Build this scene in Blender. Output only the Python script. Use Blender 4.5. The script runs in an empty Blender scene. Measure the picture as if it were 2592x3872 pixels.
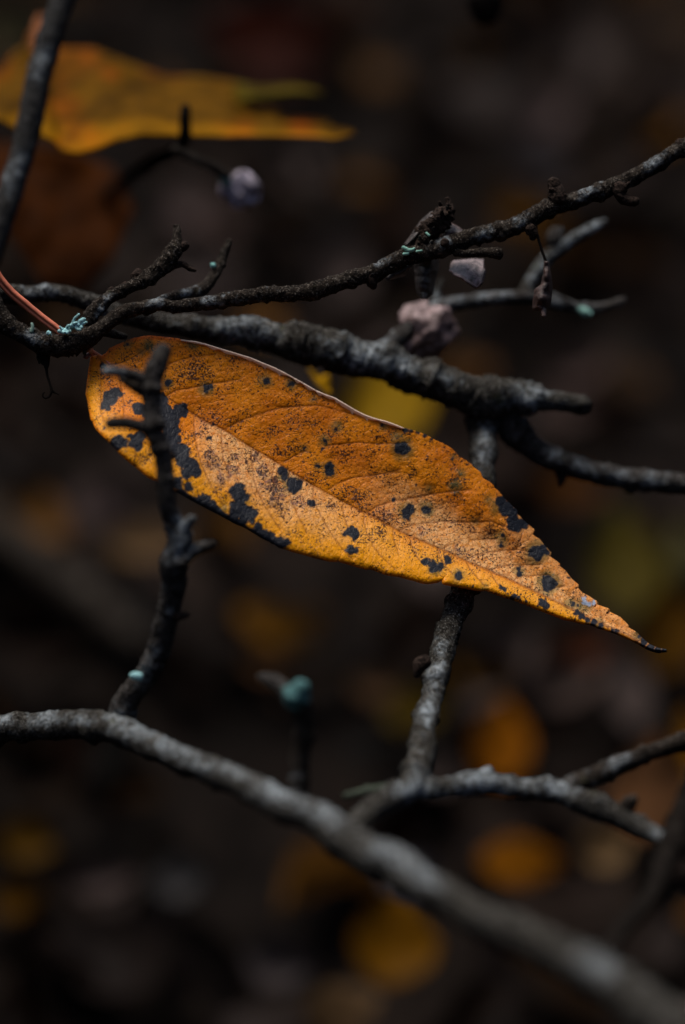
import bpy, math
import numpy as np
from mathutils import Vector, Matrix

rng = np.random.default_rng(11)
scene = bpy.context.scene

# ------------------------------------------------------------------ camera
PITCH = math.radians(38.0)          # looking down at the forest floor
FOCUS = 0.39                        # lens to leaf, metres
FIELD = 0.108                       # width of the view at the leaf, metres
GROUND_AXIS = 0.80                  # lens to ground along the axis
CAM_H = GROUND_AXIS * math.sin(PITCH)
PW, PH = 2592.0, 3872.0
RIGHT = np.array([1.0, 0.0, 0.0])
UP = np.array([0.0, math.sin(PITCH), math.cos(PITCH)])
FWD = np.array([0.0, math.cos(PITCH), -math.sin(PITCH)])
CAM = np.array([0.0, 0.0, CAM_H])

cam_data = bpy.data.cameras.new('camera')
cam = bpy.data.objects.new('camera', cam_data)
scene.collection.objects.link(cam)
cam.location = CAM
cam.rotation_euler = (math.pi / 2 - PITCH, 0, 0)
cam_data.sensor_fit = 'HORIZONTAL'
cam_data.sensor_width = 15.8
cam_data.lens = 15.8 * FOCUS / FIELD
cam_data.clip_start = 0.01
cam_data.clip_end = 500
cam_data.dof.use_dof = True
cam_data.dof.focus_distance = FOCUS
cam_data.dof.aperture_fstop = 3.6
scene.camera = cam

# ------------------------------------------------------------------ light
SUN_EL, SUN_AZ = math.radians(59), math.radians(-22)   # azimuth from +Y, soft overcast glow behind the shrub
world = bpy.data.worlds.new('World')
scene.world = world
world.use_nodes = True
wn = world.node_tree
bg = wn.nodes['Background']
sky = wn.nodes.new('ShaderNodeTexSky')
sky.sky_type = 'NISHITA'
sky.sun_disc = False
sky.sun_elevation = SUN_EL
sky.sun_rotation = SUN_AZ
sky.dust_density = 3.0
sky.ozone_density = 1.0
wn.links.new(sky.outputs[0], bg.inputs[0])
bg.inputs[1].default_value = 0.05
sun_data = bpy.data.lights.new('sun', 'SUN')
sun_data.energy = 1.5
sun_data.angle = math.radians(30)
sun_data.color = (1.0, 0.95, 0.88)
sun = bpy.data.objects.new('sun', sun_data)
scene.collection.objects.link(sun)
sd = Vector((math.sin(SUN_AZ) * math.cos(SUN_EL), math.cos(SUN_AZ) * math.cos(SUN_EL), math.sin(SUN_EL)))
sun.rotation_euler = sd.to_track_quat('Z', 'Y').to_euler()
sun.location = (0, 0, 5)

scene.view_settings.view_transform = 'Standard'
scene.view_settings.look = 'None'
scene.view_settings.exposure = 1.5
scene.view_settings.gamma = 1.0
scene.cycles.use_denoising = True
scene.cycles.max_bounces = 6

# ------------------------------------------------------------------ pixel helpers (photo pixels -> points at a given distance)
PXM = FIELD / PW                    # metres per photo pixel at the leaf


def P(fx, fy, dep=0.0):
    """photo pixel + millimetres behind (+) or before (-) the leaf -> world point"""
    fx = np.asarray(fx, float); fy = np.asarray(fy, float); dep = np.asarray(dep, float)
    d = FOCUS + dep * 1e-3
    k = d / FOCUS
    x = (fx - PW / 2) * PXM * k
    y = -(fy - PH / 2) * PXM * k
    return CAM + x[..., None] * RIGHT + y[..., None] * UP + d[..., None] * FWD


def toF(p):
    q = np.asarray(p) - CAM
    d = q @ FWD
    return np.stack([q @ RIGHT / d * FOCUS / PXM + PW / 2, -(q @ UP) / d * FOCUS / PXM + PH / 2], -1), d


def gpt(fx, fy, z=0.0):
    """where the ray of a photo pixel meets the plane at height z"""
    r = P(fx, fy, 0.0) - CAM
    return CAM + r * ((z - CAM_H) / r[..., 2])[..., None]


def Zm(x0, y0, s):
    return lambda pts: [(x0 + p[0] * s, y0 + p[1] * s) + tuple(p[2:]) for p in pts]


ZA = Zm(300, 1250, .38265); ZB = Zm(600, 1500, .38265); ZC = Zm(1000, 1350, .38265)
ZD = Zm(1000, 1750, .38265); ZE = Zm(1400, 1550, .38265); ZF = Zm(1600, 1850, .38265)
ZG = Zm(2000, 2000, .37755); ZK1 = Zm(0, 1000, .38265); Z4 = Zm(0, 800, .63776)
Z5 = Zm(1200, 500, .88776); Z3 = Zm(0, 0, .89286); ZH = Zm(350, 1250, .42674)
ZI = Zm(0, 1900, .82908); ZJ = Zm(1200, 2900, .88776); ZK = Zm(1200, 2200, .88776)
ZL = Zm(1450, 700, .31888); ZO = Zm(1900, 700, .44133); ZV = Zm(0, 0, 1.65306)


# ------------------------------------------------------------------ noise
def _hash(ix, iy, iz, seed):
    h = (ix * 374761393 + iy * 668265263 + iz * 2147483647 + seed * 1274126177) & 0xFFFFFFFF
    h = ((h ^ (h >> 13)) * 1274126177) & 0xFFFFFFFF
    h = (h ^ (h >> 16)) & 0xFFFFFFFF
    return h / 4294967295.0


def vnoise(p, seed=0):
    p = np.asarray(p, float)
    if p.shape[-1] == 2:
        p = np.concatenate([p, np.zeros(p.shape[:-1] + (1,))], -1)
    i = np.floor(p).astype(np.int64)
    f = p - i
    f = f * f * (3 - 2 * f)
    out = 0
    for dx in (0, 1):
        wx = f[..., 0] if dx else 1 - f[..., 0]
        for dy in (0, 1):
            wy = f[..., 1] if dy else 1 - f[..., 1]
            for dz in (0, 1):
                wz = f[..., 2] if dz else 1 - f[..., 2]
                out = out + wx * wy * wz * _hash(i[..., 0] + dx, i[..., 1] + dy, i[..., 2] + dz, seed)
    return out * 2 - 1


def fbm(p, octv=3, seed=0):
    p = np.asarray(p, float)
    a, s, out = 1.0, 0.0, 0.0
    for k in range(octv):
        out = out + a * vnoise(p * 2 ** k + 13.7 * k, seed + k)
        s += a
        a *= 0.5
    return out / s


def sstep(a, b, x):
    t = np.clip((x - a) / (b - a), 0, 1)
    return t * t * (3 - 2 * t)


# ------------------------------------------------------------------ object helpers
def link(o, parent=None):
    scene.collection.objects.link(o)
    if parent is not None:
        o.parent = parent
        o.matrix_parent_inverse = parent.matrix_basis.inverted()
    return o


def tag(o, label=None, cat=None, group=None, kind=None):
    for k, v in (('label', label), ('category', cat), ('group', group), ('kind', kind)):
        if v:
            o[k] = v
    return o


def empty(name, loc, label, cat, group=None):
    o = bpy.data.objects.new(name, None)
    o.empty_display_size = 0.005
    o.location = [float(v) for v in loc]
    link(o)
    return tag(o, label, cat, group)


def mesh_obj(name, verts, faces, mat, parent=None, smooth=True, attrs=None, uv=None):
    me = bpy.data.meshes.new(name)
    verts = np.asarray(verts, np.float32)
    faces = np.asarray(faces, np.int32)
    n = faces.shape[1]
    me.vertices.add(len(verts)); me.vertices.foreach_set('co', verts.ravel())
    me.loops.add(faces.size); me.loops.foreach_set('vertex_index', faces.ravel())
    me.polygons.add(len(faces))
    me.polygons.foreach_set('loop_start', np.arange(0, faces.size, n, dtype=np.int32))
    me.polygons.foreach_set('use_smooth', np.full(len(faces), smooth))
    me.update(calc_edges=True)
    for k, a in (attrs or {}).items():
        a = np.asarray(a, np.float32)
        if a.ndim == 1:
            at = me.attributes.new(k, 'FLOAT', 'POINT'); at.data.foreach_set('value', a)
        elif a.shape[1] == 3:
            at = me.attributes.new(k, 'FLOAT_VECTOR', 'POINT'); at.data.foreach_set('vector', a.ravel())
        else:
            at = me.attributes.new(k, 'FLOAT_COLOR', 'POINT'); at.data.foreach_set('color', a.ravel())
    me.materials.append(mat)
    o = bpy.data.objects.new(name, me)
    return link(o, parent)


def grid_faces(nu, nv, wrap_v=False):
    i, j = np.meshgrid(np.arange(nu - 1), np.arange(nv if wrap_v else nv - 1), indexing='ij')
    j2 = (j + 1) % nv
    return np.stack([i * nv + j, (i + 1) * nv + j, (i + 1) * nv + j2, i * nv + j2], -1).reshape(-1, 4)


# ------------------------------------------------------------------ materials
class NT:
    def __init__(self, name):
        self.m = bpy.data.materials.new(name)
        self.m.use_nodes = True
        self.t = self.m.node_tree
        self.b = self.t.nodes['Principled BSDF']
        self.out = self.t.nodes['Material Output']

    def n(self, typ, ins=None, **kw):
        nd = self.t.nodes.new('ShaderNode' + typ)
        for k, v in kw.items():
            setattr(nd, k, v)
        for k, v in (ins or {}).items():
            self.set(nd.inputs[k], v)
        return nd

    def set(self, sock, v):
        if hasattr(v, 'is_output') or isinstance(v, bpy.types.NodeSocket):
            self.t.links.new(v, sock)
        else:
            sock.default_value = v

    def math(self, op, a, b=0.0, c=0.0):
        nd = self.n('Math', operation=op)
        self.set(nd.inputs[0], a); self.set(nd.inputs[1], b); self.set(nd.inputs[2], c)
        return nd.outputs[0]

    def mix(self, f, a, b, mode='MIX'):
        nd = self.n('Mix', data_type='RGBA', blend_type=mode)
        self.set(nd.inputs[0], f); self.set(nd.inputs[6], a); self.set(nd.inputs[7], b)
        return nd.outputs[2]

    def attr(self, name):
        return self.n('Attribute', attribute_name=name)

    def noise(self, vec, scale, detail=3, rough=.55, dist=0.0):
        nd = self.n('TexNoise', {'Scale': scale, 'Detail': detail, 'Roughness': rough, 'Distortion': dist})
        if vec is not None:
            self.t.links.new(vec, nd.inputs['Vector'])
        return nd.outputs[0]

    def ramp(self, v, a, b, lo=0.0, hi=1.0):
        nd = self.n('MapRange', interpolation_type='SMOOTHSTEP')
        self.set(nd.inputs[0], v)
        for k, x in zip((1, 2, 3, 4), (a, b, lo, hi)):
            nd.inputs[k].default_value = x
        return nd.outputs[0]


def C4(r, g, b):
    return (r, g, b, 1.0)


def bark_material(name, dark, mid, pale, lichen=(.42, .47, .50), cover=.0):
    m = NT(name)
    co = m.attr('axis').outputs['Vector']          # along-branch coordinates in mm, stored on the mesh
    big = m.noise(co, .35, 4, .6)
    fine = m.noise(co, 1.7, 5, .65, .4)
    speck = m.noise(co, 3.6, 3, .6)
    col = m.mix(m.ramp(fine, .36, .68), C4(*dark), C4(*mid))
    col = m.mix(m.ramp(big, .56, .78, 0, .45), col, C4(*pale))
    col = m.mix(m.ramp(speck, .56, .66, 0, .7), col, C4(*pale))
    patch = m.noise(co, .55, 5, .7, .8)
    nat = m.ramp(patch, .68 - cover, .78 - cover, 0, .55)
    li = m.attr('lichen').outputs['Fac']
    lm = m.math('MULTIPLY', li, m.ramp(m.noise(co, .9, 5, .8, .8), .38, .62))
    lm = m.math('MAXIMUM', lm, nat)
    lm = m.math('MINIMUM', lm, 1.0)
    lcol = m.mix(m.ramp(fine, .3, .7), C4(lichen[0] * .62, lichen[1] * .64, lichen[2] * .66), C4(*lichen))
    col = m.mix(lm, col, lcol)
    moss = m.ramp(m.noise(co, .28, 4, .6), .66, .76, 0, .5)
    col = m.mix(moss, col, C4(.05, .055, .022))
    m.set(m.b.inputs['Base Color'], col)
    m.b.inputs['Roughness'].default_value = .85
    m.b.inputs['Specular IOR Level'].default_value = .04
    h = m.math('ADD', m.math('MULTIPLY', fine, .7), m.math('MULTIPLY', speck, .35))
    bp = m.n('Bump', {'Strength': 1.0, 'Distance': .0006, 'Height': h})
    m.set(m.b.inputs['Normal'], bp.outputs[0])
    return m.m


M_BARK = bark_material('bark_grey', (.010, .0085, .0072), (.042, .037, .033), (.16, .15, .145))
M_BARK_L = bark_material('bark_lichened', (.007, .0058, .0045), (.038, .034, .028), (.19, .185, .17), cover=.03)
M_TWIG = bark_material('bark_dark', (.005, .0038, .003), (.024, .018, .0135), (.14, .12, .10), cover=-.03)
M_STEM = bark_material('bark_old', (.012, .011, .010), (.045, .043, .041), (.11, .11, .11), cover=.0)


def simple_material(name, col, rough=.6, spec=.3, nscale=900, var=.4, bump=0.0, trans=0.0):
    m = NT(name)
    co = m.n('TexCoord').outputs['Object']
    a = m.noise(co, nscale, 4, .6)
    c = m.mix(m.ramp(a, .3, .7), C4(*[v * (1 - var) for v in col]), C4(*[min(1, v * (1 + var * .6)) for v in col]))
    m.set(m.b.inputs['Base Color'], c)
    m.b.inputs['Roughness'].default_value = rough
    m.b.inputs['Specular IOR Level'].default_value = spec
    if bump:
        bp = m.n('Bump', {'Strength': .7, 'Distance': bump, 'Height': a})
        m.set(m.b.inputs['Normal'], bp.outputs[0])
    if trans:
        tr = m.n('BsdfTranslucent')
        m.set(tr.inputs[0], c)
        ms = m.n('MixShader', {0: trans})
        m.t.links.new(m.b.outputs[0], ms.inputs[1]); m.t.links.new(tr.outputs[0], ms.inputs[2])
        m.t.links.new(ms.outputs[0], m.out.inputs[0])
    return m.m


M_TEAL = simple_material('lichen_teal', (.30, .55, .56), .8, .15, 2200, .6, .0002)
M_BUD = simple_material('bud_scale', (.026, .017, .013), .8, .05, 2600, .9, .0006)
M_WHITE = simple_material('peeled_wood', (.24, .24, .27), .6, .3, 1500, .3)
M_MOSS = simple_material('moss', (.018, .018, .010), .9, .1, 1500, .5)
M_PETIOLE = simple_material('petiole_red', (.47, .125, .062), .45, .4, 700, .25, .0001)
M_GLAND = simple_material('gland', (.42, .17, .085), .4, .5, 900, .35)
M_TENDRIL = simple_material('tendril', (.008, .0062, .005), .85, .03, 900, .4)


def withered_material(name, a, b):
    m = NT(name)
    co = m.n('TexCoord').outputs['Object']
    n1 = m.noise(co, 620, 5, .7, 1.0)
    c = m.mix(m.ramp(n1, .35, .66), C4(*a), C4(*b))
    m.set(m.b.inputs['Base Color'], c)
    m.b.inputs['Roughness'].default_value = .55
    bp = m.n('Bump', {'Strength': .8, 'Distance': .0006, 'Height': n1})
    m.set(m.b.inputs['Normal'], bp.outputs[0])
    return m.m


M_WITH_PALE = withered_material('withered_pale', (.035, .022, .022), (.27, .20, .205))
M_WITH_DARK = withered_material('withered_dark', (.010, .007, .006), (.050, .032, .026))
M_WITH_RED = withered_material('withered_red', (.014, .006, .005), (.055, .023, .017))
M_BERRY = withered_material('berry_skin', (.045, .017, .013), (.27, .185, .18))


def leaf_col_material(name, trans=.25, rough=.5):
    """thin dead leaf, its colour kept per vertex"""
    m = NT(name)
    c = m.attr('col').outputs['Color']
    co = m.n('TexCoord').outputs['Object']
    n1 = m.noise(co, 160, 4, .6)
    c2 = m.mix(m.ramp(n1, .3, .7, .0, 1.0), m.mix(.5, c, C4(.0, .0, .0)), c)
    m.set(m.b.inputs['Base Color'], c2)
    m.b.inputs['Roughness'].default_value = rough
    m.b.inputs['Specular IOR Level'].default_value = .015
    tr = m.n('BsdfTranslucent')
    m.set(tr.inputs[0], c2)
    ms = m.n('MixShader', {0: trans})
    m.t.links.new(m.b.outputs[0], ms.inputs[1]); m.t.links.new(tr.outputs[0], ms.inputs[2])
    m.t.links.new(ms.outputs[0], m.out.inputs[0])
    return m.m


M_LITTER = leaf_col_material('litter_leaf')

# ------------------------------------------------------------------ ground
gm = NT('forest_soil')
gco = gm.n('TexCoord').outputs['Object']
g1 = gm.noise(gco, 22, 5, .65)
g2 = gm.noise(gco, 6, 3, .6)
gc = gm.mix(gm.ramp(g1, .3, .7), C4(.002, .0014, .0011), C4(.008, .0055, .0043))
gc = gm.mix(gm.ramp(g2, .45, .75, 0, .6), gc, C4(.020, .013, .010))
gm.set(gm.b.inputs['Base Color'], gc)
gm.b.inputs['Roughness'].default_value = .9
gm.b.inputs['Specular IOR Level'].default_value = .03
gb = gm.n('Bump', {'Strength': 1.0, 'Distance': .01, 'Height': g1})
gm.set(gm.b.inputs['Normal'], gb.outputs[0])


def ground_z(x, y):
    r = np.hypot(x, y - .6)
    z = .010 * fbm(np.stack([x * 5, y * 5], -1), 3, 4) * np.exp(-r / 6) - .004
    # unseen bank added behind camera and on both sides to block low sky
    rr = np.hypot(x, y - .35)
    az = np.abs(np.arctan2(x, y - .35))
    side = sstep(.75, 1.5, az)
    return z + side * (2.6 * sstep(.75, 2.6, rr) + 6.0 * sstep(2.0, 14.0, rr)) * (1 + .12 * fbm(np.stack([x * .8, y * .8], -1), 3, 14))


k = np.linspace(-1, 1, 161)
gx = np.sinh(k * 6.6) / np.sinh(6.6) * 150
X, Y = np.meshgrid(gx, gx + .6, indexing='ij')
gv = np.stack([X, Y, ground_z(X, Y)], -1).reshape(-1, 3)
ground = mesh_obj('ground', gv, grid_faces(161, 161), gm.m)
tag(ground, 'dark brown forest floor under the shrub', None, None, 'structure')


# ------------------------------------------------------------------ leaf litter
def litter_leaf(L, Wd, curl, cup, twist, nu=7, nv=5, wave=.06, seed=0):
    """a small ovate dead leaf lying along +X, base at the origin"""
    u = np.linspace(0, 1, nu)
    v = np.linspace(-1, 1, nv)
    w = np.sin(np.pi * np.clip(u * .94 + .03, 0, 1)) ** .75 * (1.12 - .45 * u)
    U, V = np.meshgrid(u, v, indexing='ij')
    x = (U - .5) * L
    y = V * w[:, None] * Wd * .5
    z = curl * L * (U - .5) ** 2 + cup * Wd * V ** 2 * w[:, None] + twist * (U - .5) * V * Wd
    z = z + wave * Wd * vnoise(np.stack([U * 3 + seed * 7.1, V * 2], -1), 5)
    return np.stack([x, y, z], -1).reshape(-1, 3)


def rot(yaw, pitch, roll):
    return np.array((Matrix.Rotation(yaw, 3, 'Z') @ Matrix.Rotation(pitch, 3, 'Y') @ Matrix.Rotation(roll, 3, 'X')))


PAL = np.array([(.060, .034, .024), (.040, .024, .017), (.085, .055, .044), (.022, .014, .010), (.075, .036, .014),
                (.110, .080, .070), (.060, .022, .009), (.030, .024, .020)])
NL = 4200
vs, fs, cs = [], [], []
f0 = grid_faces(7, 5)
for i in range(NL):
    if i < 3000:
        x = rng.uniform(-.55, .55); y = rng.uniform(.25, 1.75)
    else:
        x = rng.normal(0, .9); y = rng.normal(1.6, .9)
    L = rng.uniform(.018, .042)
    v = litter_leaf(L, L * rng.uniform(.42, .7), rng.uniform(-.5, .9), rng.uniform(-.1, .45), rng.uniform(-.4, .4), seed=i)
    v = v @ rot(rng.uniform(0, 6.28), rng.normal(0, .3), rng.normal(0, .35)).T
    v = v + np.array([x, y, float(ground_z(np.array(x), np.array(y))) + .003 + rng.uniform(0, .016)])
    fs.append(f0 + 35 * i); vs.append(v)
    c = PAL[rng.integers(len(PAL))] * rng.uniform(.06, .40) * (.6 + .4 * float(sstep(.35, .95, y)))
    k_ = rng.random()
    if k_ < .07:
        c = np.array([.13, .055, .009]) * rng.uniform(.3, 1.1)
    elif k_ < .13:
        c = np.array([.085, .062, .055]) * rng.uniform(.5, 1.1)
    cs.append(np.repeat(np.array([[*c, 1.0]]), 35, 0))
litter = mesh_obj('leaf_litter', np.concatenate(vs), np.concatenate(fs), M_LITTER, attrs={'col': np.concatenate(cs)})
tag(litter, 'blurred brown and grey dead leaves covering the forest floor', 'leaf litter', None, 'stuff')

YEL = (.42, .235, .012); ORA = (.40, .155, .010); AMB = (.24, .115, .008); TAN = (.36, .235, .12)
OLI = (.16, .125, .030); MAU = (.17, .125, .115); BRN = (.16, .085, .040); GRY = (.10, .095, .095); RED = (.085, .020, .010)
# view px centre (1568 wide), width, height, height above ground (m), colour, label
LIT = [
    (890, 925, 185, 200, .10, (.46, .285, .02), 'mustard yellow leaf lit up just beneath the thick lichened branch'),
    (640, 1432, 190, 90, .02, (.26, .13, .022), 'blurred amber brown ground leaf below the spotted leaf and beside its front twig'),
    (612, 1515, 90, 60, .02, BRN, 'small brown ground leaf just below the blurred amber one'),
    (1148, 1695, 130, 180, .03, ORA, 'upright blurred orange leaf on the ground right of the supporting twig'),
    (1425, 1290, 170, 250, .03, OLI, 'olive khaki ground leaf beside the spotted leaf tip'),
    (1548, 1262, 110, 130, .03, (.20, .175, .085), 'pale khaki ground leaf next to the olive one'),
    (1525, 1440, 150, 190, .03, (.17, .085, .012), 'dim amber ground leaf beneath the black leaf tip'),
    (1190, 1972, 170, 110, .03, (.34, .14, .010), 'burnt orange ground leaf between the forked twig and thick low branch'),
    (1388, 1925, 120, 110, .04, TAN, 'bright tan ground leaf glimpsed under the forked twig'),
    (905, 2150, 190, 200, .03, AMB, 'large amber ground leaf below the thick low branch'),
    (1490, 1800, 190, 230, .09, (.30, .155, .075), 'broad tan brown leaf framed between the prongs of the forked twig'),
    (1580, 1760, 90, 260, .08, (.36, .17, .012), 'orange leaf edge behind the broad tan brown leaf'),
    (960, 1615, 150, 100, .02, (.18, .12, .02), 'dull olive yellow ground leaf left of the supporting twig'),
    (335, 1240, 170, 90, .03, (.26, .165, .085), 'beige brown ground leaf left of the blurred front twig'),
    (240, 1150, 150, 110, .02, MAU, 'mauve grey ground leaf below the left end of the spotted leaf'),
    (65, 1930, 120, 95, .03, (.14, .075, .010), 'dim amber ground leaf under the left low branch'),
    (45, 2050, 110, 90, .03, (.16, .080, .012), 'second dim amber ground leaf, farther under the left low branch'),
    (235, 2015, 150, 80, .02, (.10, .075, .07), 'greyish mauve ground leaf among the dark soil'),
    (415, 2010, 120, 100, .02, GRY, 'dark slate grey ground leaf among the dark soil'),
    (785, 2310, 170, 120, .03, (.15, .095, .05), 'brown ground leaf at the foot of the dark soil'),
    (1248, 265, 130, 100, .02, (.19, .14, .13), 'mauve pink ground leaf above the slender diagonal twig'),
    (1252, 375, 140, 90, .02, (.11, .10, .105), 'slate grey ground leaf above the slender diagonal twig'),
    (430, 485, 90, 110, .03, MAU, 'mauve ground leaf behind the knobbly forked shoot'),
    (510, 490, 70, 120, .03, (.19, .13, .11), 'pinkish brown ground leaf behind the knobbly forked shoot'),
    (1300, 935, 170, 90, .03, (.11, .075, .065), 'pale mauve ground leaf under the broken branch stub'),
    (1310, 1120, 150, 80, .02, (.15, .065, .018), 'rust brown ground leaf under the right side branch'),
    (1330, 840, 150, 90, .02, (.13, .09, .08), 'dusky ground leaf between the two right twigs'),
    (1050, 850, 150, 80, .02, (.17, .085, .03), 'rusty ground leaf under the wrinkled berry'),
    (1290, 1560, 170, 110, .02, (.14, .10, .085), 'dusky brown ground leaf under the spotted leaf tip'),
    (1330, 1480, 150, 100, .02, (.14, .05, .022), 'dark rust ground leaf just below the spotted leaf tip'),
    (1100, 1540, 120, 90, .02, (.15, .08, .02), 'dim brown ground leaf right beside the supporting twig'),
    (870, 1570, 120, 80, .02, (.15, .09, .05), 'dim tan ground leaf left beside the supporting twig'),
    (620, 60, 260, 130, .03, RED, 'dark red brown ground leaf behind the yellow lobed leaf'),
    (640, 150, 190, 150, .06, (.06, .015, .008), 'deep red curled leaf arching over the yellow lobed leaf'),
    (40, 70, 170, 150, .03, (.10, .085, .045), 'dim olive leaf behind the upright stem'),
    (390, 1990, 180, 140, .02, (.03, .024, .02), 'almost black ground leaf below the left low branch'),
    (640, 2210, 150, 120, .02, (.09, .075, .075), 'slate mauve ground leaf left of the large amber leaf'),
    (940, 2000, 120, 90, .02, (.12, .11, .12), 'bluish grey ground leaf beneath the thick low branch'),
]
for i, (vx, vy, w, h, z, c, lab) in enumerate(LIT):
    fx, fy = vx * 1.65306, vy * 1.65306
    p = gpt(fx, fy, z)
    d = float((p - CAM) @ FWD)
    mpp = PXM * 1.65306 * d / FOCUS
    ww = w * mpp; hh = h * mpp
    ang = math.atan2(1, 1)
    el = math.atan2(CAM_H - z, np.hypot(p[0], p[1]))
    # a leaf of real width ww whose tilt makes it show hh high
    L, Wd = max(ww, hh), min(ww, hh)
    tilt = rng.uniform(.15, .55)
    v = litter_leaf(L * 1.08, Wd * 1.15, rng.uniform(-.2, .5), rng.uniform(0, .3), rng.uniform(-.3, .3), 11, 7, seed=100 + i)
    yaw = rng.normal(0, .25) + (math.pi / 2 if hh > ww else 0)
    v = v @ rot(yaw, 0, 0).T
    v = v @ np.array(Matrix.Rotation(math.radians(38) + rng.normal(0, .12), 3, 'X')).T    # propped up against its neighbours
    c = np.array(c) ** 1.2 * .66
    col = np.repeat(np.array([[*c, 1.0]]), len(v), 0)
    o = mesh_obj('fallen_leaf', v, grid_faces(11, 7), M_LITTER, attrs={'col': col})
    o.location = p
    tag(o, lab, 'leaf', 'leaves fallen on the forest floor')


# ------------------------------------------------------------------ branches
def catmull(pts, step):
    pts = np.asarray(pts, float)
    n = len(pts)
    ext = np.vstack([2 * pts[0] - pts[1], pts, 2 * pts[-1] - pts[-2]])
    out = []
    for i in range(n - 1):
        p0, p1, p2, p3 = ext[i:i + 4]
        seg = np.linalg.norm(p2[:3] - p1[:3])
        m = max(2, int(seg / step))
        t = np.linspace(0, 1, m, endpoint=False)[:, None]
        q = .5 * ((2 * p1) + (-p0 + p2) * t + (2 * p0 - 5 * p1 + 4 * p2 - p3) * t ** 2 + (-p0 + 3 * p1 - 3 * p2 + p3) * t ** 3)
        q[:, 3] = (1 - t[:, 0]) * p1[3] + t[:, 0] * p2[3]
        out.append(q)
    out.append(pts[-1:])
    return np.concatenate(out)


LICHEN = []     # (x, y, radius) in photo px: pale crusts seen on the bark


GIRTH = 1.12


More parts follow.
